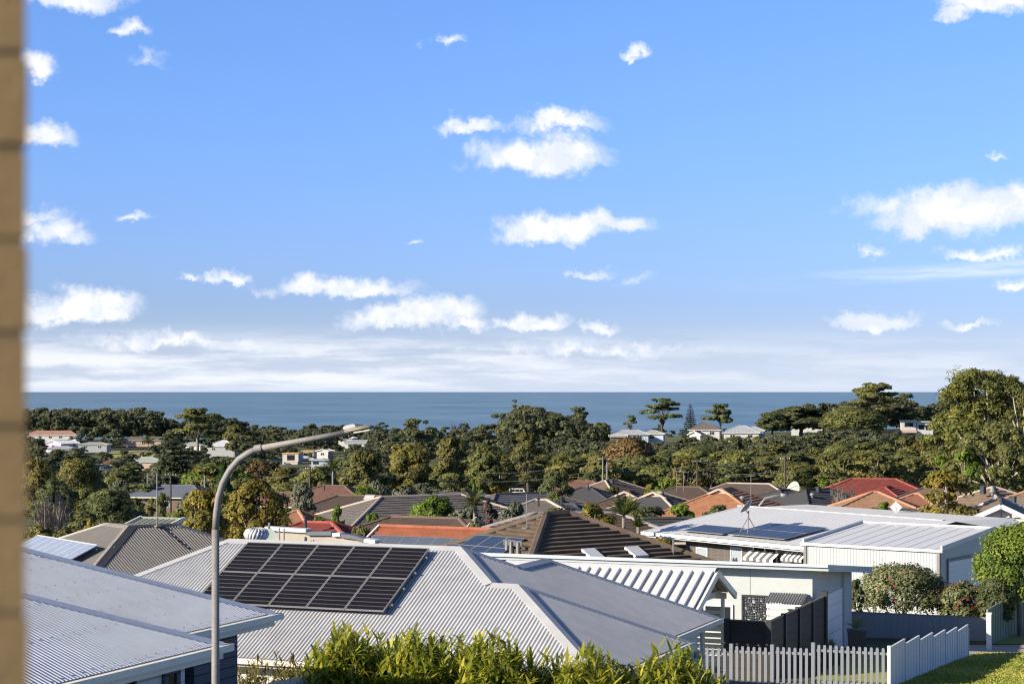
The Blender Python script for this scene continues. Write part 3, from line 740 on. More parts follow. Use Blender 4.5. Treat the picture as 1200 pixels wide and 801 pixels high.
def build_carport():
    p23 = math.tan(R(23)); D = 62.0
    T = at(840, 668, D); L = T - r_ * 7.5
    fl = 2.45; bl = 2.25
    fe = lambda q: q + d_ * fl - Z * (fl * p23); be = lambda q: q + e_ * bl - Z * (bl * p23)
    zg = ground(T.x, T.y) - .2
    root = thing('carport', 'white gabled carport roof with wide pan ribs and a slatted screen', 'carport', (T.x - 3, T.y, zg + .2))
    m = MB(); sheet_corr(m, [L, T, fe(T), fe(L)], .36, .085, PAN); sheet_corr(m, [T, L, be(L), be(T)], .36, .085, PAN)
    roof = m.build('roof', m_white_steel, root)
    c = MB(); n1 = plane_of([L, T, fe(T), fe(L)])[0]; n2 = plane_of([T, L, be(L), be(T)])[0]
    cap_flash(c, L, T, n1, n2, .2, .095); c.build('ridge_cap', m_white_steel, roof)
    b = MB(); tr = r_ * .03
    b.beam(T + tr - Z * .1, fe(T) + tr - Z * .1, .09, .22); b.beam(T + tr - Z * .1, be(T) + tr - Z * .1, .09, .22)
    b.build('barge_board', m_cream, root)
    t = MB(); q = T - r_ * .5; lo = T.z - bl * p23 - .1
    a = q + d_ * (fl * .75); b2 = q + e_ * (bl - .05); a.z = b2.z = lo + .1
    t.beam(a, b2, .10, .2); a2 = q - Z * .2; t.beam(a2, q + e_ * 1.5 - Z * (1.5 * p23 + .1), .08, .14); t.beam(q + d_ * 1.6 - Z * (1.6 * p23 + .12), q + e_ * .4 - Z * .38, .08, .12)
    t.beam(fe(T) - r_ * .3 - Z * .12, fe(L) - Z * .12, .09, .2); t.beam(be(T) - r_ * .3 - Z * .12, be(L) - Z * .12, .09, .2)
    t.build('beam', m_cream, root)
    posts = [along(T - r_ * .5, e_, px=847), be(T) - r_ * 4, fe(T) - r_ * 4 + e_ * .3]
    for q in posts:
        p = MB(); p.obox((q.x, q.y, (lo + zg) / 2), r_ * .055, e_ * .055, Z * ((lo - zg) / 2 + .05)); p.build('post', m_cream, root)
    q = posts[0]; s = MB(); w = (847 - 808) / F * q.y / .94
    zs = [EYE - (y - 458) / F * q.y for y in (717, 723.5, 730, 737, 744, 751, 757.5, 764, 771, 778)]
    for k, z in enumerate(zs):
        c0 = q - r_ * (w / 2 + .06); s.obox((c0.x, c0.y, z), r_ * (w / 2), e_ * .02, Z * (.045 if k < 3 else .075))
    s.obox((q.x - .0, q.y, 0) and (c0.x, c0.y + .05, (zs[0] + zg) / 2), r_ * .035, e_ * .015, Z * ((zs[0] - zg) / 2))
    s.build('slatted_screen', m_cream, root)
build_carport()

def build_fences():
    # brown composite fence, one bay along the street and four running back beside the white house
    N0 = at(901, 727, 61.5); zt = N0.z; mb_ = add_boards(mat('dark brown composite board', (0.042, 0.034, 0.029), .7, var=.12, scale=2), .3, 'Z', .01, .04)
    zb = ground(N0.x, N0.y) - .3
    root = thing('brown_fence', 'dark brown composite panel fence beside the white flat roofed house', 'fence', (N0.x, N0.y, zb + .3))
    Lf = along(N0, -r_, px=852); Ef = along(N0, e_, px=966)
    lines = [(Lf, N0, 1), (N0, Ef, 4)]
    posts = set()
    for a, b, k in lines:
        dv = (b - a) / k; n = Vector((dv.y, -dv.x, 0)).normalized()
        for i in range(k):
            c = a + dv * (i + .5); p = MB(); p.obox((c.x, c.y, (zt + zb) / 2 - .02), dv * .46, n * .02, Z * ((zt - zb) / 2 - .03)); p.build('fence_panel', mb_, root)
            p = MB(); p.obox((c.x, c.y, zt - .025), dv * .465, n * .03, Z * .022); p.build('cap_rail', mat('bronze rail', (.20, .15, .11), .5, var=.1), root)
    allp = [Lf] + [N0 + (Ef - N0) * (i / 4) for i in range(5)]
    for i, q in enumerate(allp):
        h = zt + (.02 if i < 5 else .16); w = .09 if i < 5 else .11
        p = MB(); p.obox((q.x, q.y, (h + zb) / 2), r_ * w, e_ * w, Z * ((h - zb) / 2)); p.build('fence_post', m_darkframe, root)
    # picket fence
    pk = mat('shade toned picket paint', (.20, .215, .245), .55, var=.06)  # the blue grey of shade is painted into the picket colour
    C = at(1042, 759, 57.5); zc = C.z
    root = thing('picket_fence', 'picket fence along the front garden, its shade put into the grey colour', 'fence', (C.x - 3, C.y, ground(C.x, C.y)))
    secs = [(1042, 953, 0.0), (952, 905, -.13), (904, 857, -.17), (856, 822, -.27)]
    for (x0, x1, dz) in secs:
        a = along(C, -r_, px=x0); b = along(C, -r_, px=x1); L = (a - b).dot(r_); n = max(2, round(L / .185)); zt = zc + dz; zb = zt - 1.5
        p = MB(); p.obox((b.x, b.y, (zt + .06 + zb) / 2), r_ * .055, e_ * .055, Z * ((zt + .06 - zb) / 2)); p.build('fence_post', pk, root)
        rl = MB()
        for z in (zt - .18, zt - 1.15): c = (a + b) / 2; rl.obox((c.x, c.y + .03, z), r_ * (L / 2 - .04), e_ * .02, Z * .04)
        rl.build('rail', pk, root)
        for i in range(1, n):
            q = b + r_ * (L * i / n); m = MB(); w = .046
            P = [q - r_ * w, q + r_ * w]; f = d_ * .025
            pts = []
            for off in (f, f * .1):
                pts += [Vector((P[0].x, P[0].y, zb)) + off, Vector((P[1].x, P[1].y, zb)) + off, Vector((P[1].x, P[1].y, zt - .05)) + off, Vector((q.x + r_.x * .03, q.y + r_.y * .03, zt)) + off, Vector((q.x - r_.x * .03, q.y - r_.y * .03, zt)) + off, Vector((P[0].x, P[0].y, zt - .05)) + off]
            m.faces(pts, [(0, 1, 2, 3, 4, 5), (11, 10, 9, 8, 7, 6)] + [(i_, (i_ + 1) % 6 + 0, (i_ + 1) % 6 + 6, i_ + 6) for i_ in range(6)])
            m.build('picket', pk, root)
    # solid white panel fence stepping down the side
    far = at(1134, 737, 70.0)
    root = thing('panel_fence', 'solid white panel fence stepping down beside the lawn', 'fence', (C.x, C.y, ground(C.x, C.y)))
    wp = mat('white fence sheet', (.60, .61, .62), .5, var=.05, scale=1.0)
    v = far - C; v.z = 0; k = 6; n = Vector((v.y, -v.x, 0)).normalized(); dv = v / k
    for i in range(k):
        a = C + dv * i; c = a + dv * .5; zt = zc + (far.z - zc) * (i / k) + .02
        h0 = zt; h1 = zt - .05
        p = MB(); p.obox((c.x, c.y, zt - .78), dv * .485, n * .02, Z * .74)
        for q in range(1, 5): s = a + dv * (q / 5); p.obox((s.x + n.x * .025, s.y + n.y * .025, zt - .78), dv * .012, n * .01, Z * .73)
        p.build('fence_panel', wp, root)
        p = MB(); p.obox((c.x, c.y, zt - .02), dv * .497, n * .035, Z * .025); p.build('cap_rail', wp, root)
        for q in (a,):
            p = MB(); p.obox((q.x, q.y, zt - .72), r_ * .05, e_ * .05, Z * .78); p.build('fence_post', wp, root)
    p = MB(); p.obox((far.x, far.y, far.z - .7), r_ * .05, e_ * .05, Z * .76); p.build('fence_post', wp, root)
    # green sheet fence at the right
    G = at(1157, 714, 75.0); root = thing('green_fence', 'pale green steel sheet fence at the right beyond the path', 'fence', (G.x, G.y, ground(G.x, G.y)))
    gm = mat('pale green fence sheet', (.19, .23, .165), .55, var=.06)
    gd = ang(66)
    for i in range(5):
        a = G + gd * (2.4 * i); c = a + gd * 1.2; zt = G.z - .03 * i
        p = MB(); q0, q1 = Vector((a.x, a.y, zt - .04)), Vector((a.x, a.y, zt - .04)) + gd * 2.4
        sheet = [q0, q1, q1 - Z * 1.9, q0 - Z * 1.9]
        nn = Vector((gd.y, -gd.x, 0))
        for s in range(12):
            s0, s1 = 2.4 * s / 12, 2.4 * (s + 1) / 12; o0 = nn * (.02 if s % 2 else 0); o1 = nn * (.02 if s % 2 else 0)
            p.obox(Vector((a.x, a.y, zt - .95)) + gd * ((s0 + s1) / 2) + o0, gd * (.098), nn * .012, Z * .92)
        p.build('fence_panel', gm, root)
        p = MB(); p.obox(Vector((c.x, c.y, zt - .02)), gd * 1.2, nn * .035, Z * .03); p.build('cap_rail', gm, root)
        p = MB(); p.obox(Vector((a.x, a.y, zt - .95)), gd * .04, nn * .04, Z * .97); p.build('fence_post', gm, root)
    q = at(1159, 719, 73.0); p = MB(); zb = ground(q.x, q.y) - .2; p.obox((q.x, q.y, (q.z + zb) / 2), r_ * .09, e_ * .09, Z * ((q.z - zb) / 2)); p.obox((q.x, q.y, q.z + .03), r_ * .11, e_ * .11, Z * .03)
    o = p.build('gate_post', m_white); tag(o, 'white square post at the end of the green steel fence', 'post')
    # low grey fence in the shade behind the flowering shrub
    a = at(1000, 717, 80.0); root = thing('grey_fence', 'plain grey sheet fence in the shade behind the flowering shrub', 'fence', (a.x, a.y, ground(a.x, a.y)))
    p = MB()
    for i in range(24): c = a + r_ * (.25 * i); p.obox((c.x, c.y, a.z - .9), r_ * .122, e_ * (.015 + .008 * (i % 2)), Z * .9)
    p.build('fence_panel', mat('grey fence sheet', (.26, .27, .29), .55, var=.06), root)
    p = MB(); c = a + r_ * 2.9; p.obox((c.x, c.y, a.z + .02), r_ * 3.05, e_ * .03, Z * .025); p.build('cap_rail', m_galv, root)
    # scalloped white paling panel in front of the hedge
    a = at(303, 803, 40.9); root = thing('picket_fence', 'white paling fence panel with a curved top at the foot of the hedge', 'fence', (a.x, a.y, ground(a.x, a.y)))
    s = MB(); zg = ground(a.x, a.y) - .2
    for i in range(26):
        f = i / 25; q = a + r_ * (.072 * i * 1.05); zt = EYE - (803 - 17 * math.sin(min(1, f * 1.15) * 1.45) - 458) / F * 40.9
        s.obox((q.x, q.y, (zt + zg) / 2), r_ * .032, e_ * .01, Z * ((zt - zg) / 2))
    s.build('paling', mat('weathered white paling', (.72, .71, .66), .7, var=.1), root)
    s = MB(); c = a + r_ * .95; s.obox((c.x, c.y + .03, zg + 1.2), r_ * 1.0, e_ * .02, Z * .045); s.obox((c.x, c.y + .03, zg + .4), r_ * 1.0, e_ * .02, Z * .045); s.build('rail', m_offwhite, root)
build_fences()

def build_lamp():
    D = 29.0; b = at(252.5, 700, D); zg = ground(b.x, b.y)
    root = thing('street_lamp', 'grey steel street lamp with a long bent outreach arm', 'street lamp', (b.x, b.y, zg))
    pts = [(252.5, 620), (253.5, 602), (256, 583), (261, 566), (269, 551), (280, 538), (292, 530), (305, 524.5)]
    top = [at(x, y, D - .004 * (x - 252)) for x, y in pts]
    m = MB(); m.tube([Vector((b.x, b.y, zg - .2)), Vector((b.x, b.y, zg + 1.2)), Vector((b.x, b.y, top[0].z))], [.066, .064, .058], 14); m.build('pole', m_galv, root, smooth=True)
    m = MB(); m.tube(top, .052, 14); m.build('bend', m_galv, root, smooth=True)
    m = MB(); a = [at(x, y, D - .004 * (x - 252)) for x, y in ((303, 525.2), (355, 515.8), (407, 506.2))]
    m.tube(a, [.047, .044, .042], 12); m.lathe(a[0], [(.062, -.06), (.062, .06)], 14, a[1] - a[0]); m.build('outreach_arm', m_galv, root, smooth=True)
    ax = (a[2] - a[1]).normalized(); c = a[2]; up = Z - ax * ax.z; up.normalize(); sd = ax.cross(up)
    h = MB(); st = [(-.03, .045, .05), (.05, .07, .055), (.16, .11, .055), (.28, .125, .05), (.38, .10, .038), (.43, .05, .02)]
    ring = []
    for (t, w, hh) in st:
        ring.append([c + ax * t + sd * (math.cos(q) * w) + up * (math.sin(q) * hh * (1.0 if math.sin(q) > 0 else .6) + .01) for q in [2 * math.pi * k / 14 for k in range(14)]])
    h.faces([p for rg in ring for p in rg], [(i * 14 + j, i * 14 + (j + 1) % 14, (i + 1) * 14 + (j + 1) % 14, (i + 1) * 14 + j) for i in range(len(st) - 1) for j in range(14)] + [tuple(range(14))[::-1], tuple(range((len(st) - 1) * 14, len(st) * 14))])
    hd = h.build('lamp_head', mat('lamp housing', (.20, .17, .13), .5, var=.1), root, smooth=True)
    g = MB(); g.obox(c + ax * .26 - up * .028, ax * .13, sd * .085, up * .008); g.build('lens', mat('lamp lens', (.62, .60, .52), .2, var=.05), hd)
    g = MB(); g.obox(c + ax * .06 + up * .068, ax * .10, sd * .045, up * .022); g.obox(c + ax * .06 + up * .096, ax * .075, sd * .03, up * .008); g.build('photo_cell', mat('grey white plastic', (.42, .42, .41), .5), hd)
build_lamp()
# ------------------------------------------------------------------ the houses further down the hill
def tile_mat(name, c, k=.60, rough=.85): return mat(name, c, rough, var=.2, scale=1.5, col2=tuple(x * k for x in c), bump=.4, bscale=9)
T_ORANGE = tile_mat('orange terracotta tile', (.42, .20, .105)); T_RED = tile_mat('dark red tile', (.235, .055, .045)); T_CHAR = tile_mat('charcoal tile', (.075, .075, .08), .8)
T_DBROWN = tile_mat('dark brown tile', (.105, .075, .06)); T_BROWN = tile_mat('mid brown tile', (.19, .135, .105)); T_GREYB = tile_mat('grey brown tile', (.17, .15, .135))
T_SLATE = tile_mat('slate blue tile', (.135, .15, .19), .8); T_REDBR = tile_mat('reddish brown tile', (.20, .105, .08)); T_TERRA = tile_mat('bright terracotta tile', (.37, .125, .065))
T_PINK = tile_mat('pinkish tile', (.42, .23, .17)); T_PALEG = tile_mat('pale green steel', (.42, .47, .40), .9, .5); T_OLIVE = tile_mat('olive grey steel', (.20, .22, .17), .85, .5)
T_WHITE = m_white_steel; T_PALE = tile_mat('pale grey steel', (.38, .39, .40), .92, .5); T_TAN = tile_mat('tan brown tile', (.25, .18, .125))
W_BRICK = brick_mat('brown brick', (.17, .10, .075), (.13, .08, .06), (.2, .17, .14)); W_CREAM = m_cream; W_WHITE = mat('toned down white boards', (.46, .46, .45), .7, var=.06); W_PINK = mat('pinkish brick', (.45, .32, .26), .85, var=.1, scale=4)  # W_WHITE: white set darker for the far houses
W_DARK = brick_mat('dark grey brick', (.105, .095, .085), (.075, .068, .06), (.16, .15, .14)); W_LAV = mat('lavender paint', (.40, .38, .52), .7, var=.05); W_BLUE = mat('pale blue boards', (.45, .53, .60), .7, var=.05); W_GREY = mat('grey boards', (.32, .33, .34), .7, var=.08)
M_RIDGEB = mat('brown ridge tile', (.13, .09, .07), .85, var=.2); M_RIDGEO = mat('orange ridge tile', (.40, .20, .11), .85, var=.2); M_RIDGEC = mat('charcoal ridge tile', (.05, .05, .055), .85, var=.2); M_RIDGEP = mat('pale ridge tile', (.45, .36, .29), .8, var=.12)

def house(label, px, py, D, rot, w, d, pitch, rm, wm, ridge=None, kind='hip', course=.5, step=.07, wall_h=None, gablet=None, wins=2, extras=(), group=None, cat='house', trim=None, name='house'):
    """a pitched roof house whose ridge middle the photo shows at (px, py); rot = direction of the ridge"""
    top = at(px, py, D); a = ang(rot); b = ang(rot + 90); tp = math.tan(R(pitch)); hd = d / 2; rise = hd * tp
    g = ground(top.x, top.y); ze = top.z - rise
    trim = trim or m_cream
    root = thing(name, label, cat, (top.x, top.y, min(g, ze - 2.0)), 0, group)
    rl = max(.05, w / 2 - (hd if kind == 'hip' else 0))
    if kind == 'half': rl = w / 2 - hd * .5
    R0, R1 = top - a * rl, top + a * rl
    def corner(i, j): q = top + a * (i * w / 2) + b * (j * hd); q.z = ze; return q
    c00, c10, c11, c01 = corner(-1, -1), corner(1, -1), corner(1, 1), corner(-1, 1)
    m = MB(); flat = course == 0
    polys = [[R0, c00, c10, R1], [R1, c11, c01, R0]]
    if kind != 'gable': polys += [[R1, c10, c11], [R0, c01, c00]]
    for p in polys:
        if flat: sheet_corr(m, p, .45, .03, RIB)
        else: sheet_tile(m, p, course, step)
    roof = m.build('roof', rm, root)
    rc = MB(); h = .05 + (0 if flat else step)
    cap_line(rc, [R0, R1], .15, h)
    if kind != 'gable':
        for p, q in ((R0, c00), (R0, c01), (R1, c10), (R1, c11)): cap_line(rc, [p, q], .14, h)
    rc.build('ridge_cap', ridge or rm, roof)
    gt = MB(); gutter(gt, c00, c10, -b, .12, .14, .2); gutter(gt, c01, c11, b, .12, .14, .2)
    if kind != 'gable': gutter(gt, c10, c11, a, .12, .14, .2); gutter(gt, c00, c01, -a, .12, .14, .2)
    else:
        for s, e in ((c00, R0), (c01, R0), (c10, R1), (c11, R1)): gt.beam(s + Z * .02, e + Z * .02, .1, .26)
    gt.build('gutter', trim, root)
    ins = .5; zb = g - .6 if wall_h is None else ze - wall_h
    zb = min(zb, ze - 2.2)
    wl = MB(); ft = [c00 + a * ins + b * ins, c10 - a * ins + b * ins, c11 - a * ins - b * ins, c01 + a * ins - b * ins]
    if kind == 'gable':
        zz = ze - .04; pts = [(p.x, p.y, zb) for p in ft] + [(p.x, p.y, zz) for p in ft]
        ga = R0 + a * ins - Z * (ins * tp * 0 + .1); gb = R1 - a * ins - Z * .1
        dz = ins * tp
        pts = [(p.x, p.y, zb) for p in ft] + [(p.x, p.y, ze + dz - .1) for p in ft] + [tuple(ga), tuple(gb)]
        wl.faces(pts, [(0, 1, 5, 4), (2, 3, 7, 6), (1, 2, 6, 9, 5), (3, 0, 4, 8, 7)])
    else: wall_prism(wl, [(p.x, p.y) for p in ft], zb, ze - .04)
    wl.build('wall', wm, root)
    if wins:
        # windows on the walls that look towards the viewer
        for (p0, p1, out) in ((ft[0], ft[1], -b), (ft[1], ft[2], a), (ft[2], ft[3], b), (ft[3], ft[0], -a)):
            if out.dot(Vector((-top.x, -top.y, 0))) <= 0: continue
            L = (p1 - p0).length; rt = (p1 - p0).normalized(); n = max(1, int(L / 4.5)) if wins > 1 else 1
            for k in range(n):
                c = p0 + rt * (L * (k + .5) / n); c.z = ze - 1.15
                window(root, c, rt, out, min(1.7, L / n * .5), 1.15, m_white, m_glass, .1, 1, sill=False)
    if gablet:
        for end in gablet:                              # little gable at the ridge end of the hip
            E, o = (R0, -a) if end < 0 else (R1, a)
            gw, gl = 1.55, 1.2; gh = gw * tp
            tip = E + o * gl + Z * .05; l = tip - b * gw - Z * gh; r = tip + b * gw - Z * gh
            gm = MB(); bk = E - o * .2 + Z * .06
            gm.poly([tip, l, bk - b * gw - Z * gh, bk]); gm.poly([tip, bk, bk + b * gw - Z * gh, r])
            q = gm.build('gablet_roof', rm, roof)
            gf = MB(); gf.poly([tip - o * .25, l - o * .25, r - o * .25]); gf.build('gablet_face', mat('pinkish gable board', (.50, .36, .28), .8, var=.1), roof)
            gb_ = MB(); gb_.beam(tip + Z * .06, l + Z * .06, .12, .2); gb_.beam(tip + Z * .06, r + Z * .06, .12, .2); gb_.build('barge_board', M_RIDGEP, roof)
    for ex in extras: ex(root, roof, dict(top=top, a=a, b=b, c00=c00, c10=c10, c11=c11, c01=c01, R0=R0, R1=R1, ze=ze, hd=hd, ft=ft, zb=zb))
    return root

def x_panels(side, u, v, nx, ny, pw=1.0, ph=1.65, m=None):
    """solar panels on the slope facing -b (side -1) or +b (side 1), first panel u metres along the ridge and v down the slope"""
    def f(root, roof, k):
        poly = [k['R0'], k['c00'], k['c10'], k['R1']] if side < 0 else [k['R1'], k['c11'], k['c01'], k['R0']]
        n, dn, sd = plane_of(poly)
        for i in range(nx):
            for j in range(ny):
                c = k['top'] + k['a'] * (u + i * pw) + dn * (v + j * ph) + n * .2
                p = MB(); p.obox(c, k['a'] * (pw * .47), dn * (ph * .47), n * .015); p.mi = 1
                for s in (-1, 1): p.obox(c + k['a'] * (s * pw * .485), k['a'] * (pw * .013), dn * (ph * .5), n * .02); p.obox(c + dn * (s * ph * .487), k['a'] * (pw * .47), dn * (ph * .011), n * .0195)
                p.build('solar_panel', [m or m_panel_b, m_alu], root)
    return f
def x_vent(px, py, kind='pipe'):
    def f(root, roof, k):
        # a small roof fitting at the place on the viewer's side of the roof the photo shows it
        best = None
        for poly in ([k['R0'], k['c00'], k['c10'], k['R1']], [k['R1'], k['c11'], k['c01'], k['R0']], [k['R1'], k['c10'], k['c11']], [k['R0'], k['c01'], k['c00']]):
            n = plane_of(poly)[0]; q = hit(px, py, k['top'], n)
            h = min(k['hd'], 99)
            if k['ze'] - .3 < q.z < k['top'].z + .1 and (q - k['top']).length < 14 and (best is None or q.y < best[0].y): best = (q, n)
        if best is None: return
        q, n = best; v = MB()
        if kind == 'pipe': v.tube([q - Z * .1, q + Z * .55], .09, 8); v.lathe(q + Z * .5, [(.15, 0), (.15, .08), (0, .16)], 8); v.build('vent_pipe', m_darkframe, root)
        elif kind == 'whirly': v.lathe(q, [(.15, 0), (.16, .2), (.28, .28), (.3, .4), (.22, .52), (0, .56)], 12); v.build('roof_vent', m_alu, root, smooth=True)
        elif kind == 'antenna':
            v.tube([q - Z * .1, q + Z * 2.4], .03, 6); v.tube([q + Z * 2.3 - k['a'] * .7, q + Z * 2.3 + k['a'] * .7], .02, 5)
            for t in (-.6, -.3, 0, .3, .6): v.tube([q + Z * 2.3 + k['a'] * t - k['b'] * .35, q + Z * 2.3 + k['a'] * t + k['b'] * .35], .015, 4)
            v.build('antenna', m_alu, root)
        elif kind == 'box': v.obox(q + Z * .2, k['a'] * .2, k['b'] * .2, Z * .32); v.obox(q + Z * .54, k['a'] * .25, k['b'] * .25, Z * .04); v.build('chimney', m_darkframe, root)
        elif kind == 'sky': v.obox(q + n * .08, k['a'] * .5, (k['b'] - n * k['b'].dot(n)).normalized() * .5, n * .06); v.build('skylight', m_white_steel, root)
    return f

# row behind the near houses
house('bright terracotta tiled house with a strip of slate grey solar panels along its eave', 520, 619.5, 104, -26, 8.2, 8.4, 24, T_TERRA, W_PINK, T_TERRA, 'gable', .42, .07, extras=(x_panels(-1, -3.2, 2.0, 7, 2, 1.0, 1.3, mat('slate solar cell', (.10, .12, .155), .4, var=.08)),))
house('brown tiled house with a small pinkish gablet, just behind the bright terracotta roof', 498, 607, 124, -24, 14.5, 9.5, 22, T_DBROWN, W_PINK, M_RIDGEB, 'hip', .45, .06, gablet=(1,))
house('long grey tiled house half hidden by the round green ball tree', 494, 581, 168, 30, 19, 11, 21, T_GREYB, W_CREAM, M_RIDGEP, 'hip', .5, .06)
house('slate blue tiled house sloping down behind the round green ball tree', 531, 577.5, 186, -22, 14, 11, 24, T_SLATE, W_CREAM, M_RIDGEC, 'hip', .5, .06)
house('orange brown tiled hip roof behind the yellowish bushes left of centre', 349, 598.5, 150, -24, 8.5, 8.5, 25, tile_mat('orange brown tile', (.33, .165, .10)), W_BRICK, M_RIDGEO, 'hip', .42, .05)
house('dark red tiled low house behind the beige parapet building', 372, 612.5, 118, -20, 9.5, 7.5, 22, T_RED, W_BRICK, tile_mat('red ridge tile', (.36, .09, .07)), 'hip', .42, .05, extras=(x_vent(358, 616, 'pipe'),))
house('wide dark brown tiled house with a brick gable left of centre', 421, 581, 192, -12, 15, 10.5, 22, T_DBROWN, W_BRICK, M_RIDGEB, 'hip', .5, .05, extras=(x_vent(433, 583, 'sky'),))
house('reddish brown tiled house with a brown roof step, behind the wide dark brown tiled house', 391, 569, 245, -18, 15, 12, 22, T_REDBR, W_BRICK, M_RIDGEB, 'hip', .5, .05, extras=(x_vent(380, 574, 'pipe'),))
house('small reddish tiled house peeping out between the bushes below the street lamp arm', 333, 577, 262, -20, 12, 9, 22, T_REDBR, W_BRICK, T_REDBR, 'hip', .5, .05)
house('low grey green roofed shed behind the dark grey corrugated roof', 190, 607, 135, -22, 3.6, 4, 12, T_OLIVE, W_GREY, T_OLIVE, 'gable', 0, 0, wins=1, cat='shed', name='shed')
house('blue grey tiled house with white barge line in the valley at the left', 206, 568.5, 330, -14, 16.5, 10, 20, T_SLATE, W_BRICK, T_SLATE, 'hip', .6, .05)
house('grey brown tiled hip roof right of the pale flowering shrub', 634, 586, 160, -10, 9.5, 8.5, 22, T_GREYB, W_BRICK, M_RIDGEP, 'hip', .48, .06, extras=(x_vent(631, 592, 'pipe'), x_vent(658, 590, 'pipe')))
house('charcoal tiled wing beside the grey brown hip roof', 662, 591, 168, -30, 11, 9, 22, T_CHAR, W_BRICK, M_RIDGEC, 'hip', .48, .06)
house('slate grey tiled house behind the dark round tree in the middle', 612, 578, 196, 38, 17, 10, 22, tile_mat('slate grey tile', (.13, .135, .15), .8), W_BRICK, M_RIDGEB, 'hip', .5, .05)
house('dark brown tiled long low roof with a grey ridge right behind the brown tiled roof', 676, 601.5, 116, 6, 12, 7, 20, T_DBROWN, W_BRICK, m_galv, 'hip', .45, .06)
house('black grey tiled hip roof right of the dark round tree', 687, 571, 226, -20, 15, 14, 22, T_CHAR, W_BRICK, M_RIDGEC, 'hip', .5, .05, extras=(x_vent(689, 573, 'pipe'),))
house('grey brown tiled house with a pale hip line behind the black grey roof', 716, 562.5, 262, 55, 15, 12, 24, T_BROWN, W_PINK, M_RIDGEP, 'hip', .55, .05, extras=(x_vent(717, 566, 'box'),))
house('small reddish tiled roof behind the dark round tree', 684, 563.5, 285, -22, 12, 9, 20, T_REDBR, W_BRICK, T_REDBR, 'hip', .55, .05)
house('brown tiled house with a pinkish gable behind the palm', 738, 576, 215, 68, 10, 8.5, 24, T_DBROWN, W_PINK, M_RIDGEB, 'hip', .5, .05, gablet=(-1,))
house('charcoal tiled house with a grey gablet left of the big orange roof', 772, 577, 200, 60, 15, 14.5, 22, T_CHAR, W_BRICK, M_RIDGEP, 'hip', .5, .05, gablet=(-1,), extras=(x_vent(775, 581, 'whirly'),))
house('dark brown tiled house with rooftop antennas behind the charcoal roof', 806, 570.5, 236, -22, 14, 11, 20, T_DBROWN, W_BRICK, M_RIDGEB, 'hip', .55, .05, extras=(x_vent(793, 574, 'antenna'), x_vent(801, 575, 'antenna')))
house('dark ribbed tiled roof tucked in front of the big orange roof', 781, 608.5, 132, 8, 10, 6.5, 22, T_CHAR, W_BRICK, M_RIDGEC, 'hip', .5, .1)
house('big orange tiled house with a pinkish gablet facing the viewer', 851, 572.5, 198, 68, 21, 17.5, 24, T_ORANGE, W_PINK, M_RIDGEO, 'hip', .5, .075, gablet=(-1,), extras=(x_vent(870, 587, 'whirly'), x_vent(880, 583, 'antenna')))
house('grey brown tiled house behind the big orange roof', 877, 566.5, 262, -22, 19, 13, 22, tile_mat('umber tile', (.125, .10, .085)), W_BRICK, M_RIDGEP, 'hip', .55, .05, extras=(x_vent(870, 565, 'pipe'),))
house('charcoal tiled house in front of the big satellite dish', 919, 574, 232, 48, 14, 12, 20, T_CHAR, W_CREAM, M_RIDGEC, 'hip', .55, .05)
house('charcoal tiled house with roof vents beside the red roof', 958, 573.5, 210, 40, 16, 12, 22, T_CHAR, W_CREAM, M_RIDGEC, 'hip', .5, .06, extras=(x_vent(959, 576, 'box'), x_vent(952, 583, 'whirly'), x_vent(976, 579, 'box')))
house('deep red tiled house below the bushland', 1024, 561, 262, -12, 18, 12, 22, T_RED, W_CREAM, tile_mat('red ridge tile', (.36, .09, .07)), 'hip', .55, .06)
house('small deep red tiled wing stepping down in front of the deep red roof', 1040, 570.5, 246, 60, 10, 8, 22, T_RED, W_CREAM, tile_mat('red ridge tile', (.36, .09, .07)), 'hip', .55, .06)
house('orange brown tiled hip roof in front of the deep red roof', 1026, 577, 176, -8, 13.5, 13, 22, tile_mat('faded orange tile', (.40, .235, .145)), W_PINK, M_RIDGEO, 'hip', .55, .08)
house('red brown striped tile roof left of the yellowish gum tree', 1074, 579.5, 182, -30, 11, 10.5, 24, tile_mat('red brown tile', (.27, .125, .085)), W_PINK, M_RIDGEO, 'hip', .7, .12)
house('brown tiled house hidden behind the yellowish gum tree', 1100, 571.5, 202, -22, 15, 12, 22, T_BROWN, W_CREAM, M_RIDGEB, 'hip', .55, .06)
house('dark grey tiled low roof behind the white roof parapet', 1046, 597, 150, -14, 9, 6, 18, T_CHAR, W_CREAM, M_RIDGEC, 'hip', .5, .06, extras=(x_vent(1038, 598, 'pipe'),))
house('brown tiled house with pale hip line and roof vents below the big gum tree', 1164, 571.5, 168, 40, 12, 11.5, 24, T_TAN, W_CREAM, M_RIDGEP, 'hip', .55, .09, extras=(x_vent(1152, 577, 'box'), x_vent(1163, 580, 'whirly')))
house('tan tiled house with an orange ridge at the right edge', 1206, 576, 148, 50, 11, 10, 24, tile_mat('tan grey tile', (.23, .185, .14)), W_CREAM, M_RIDGEO, 'hip', .5, .08, extras=(x_vent(1187, 590, 'box'),))

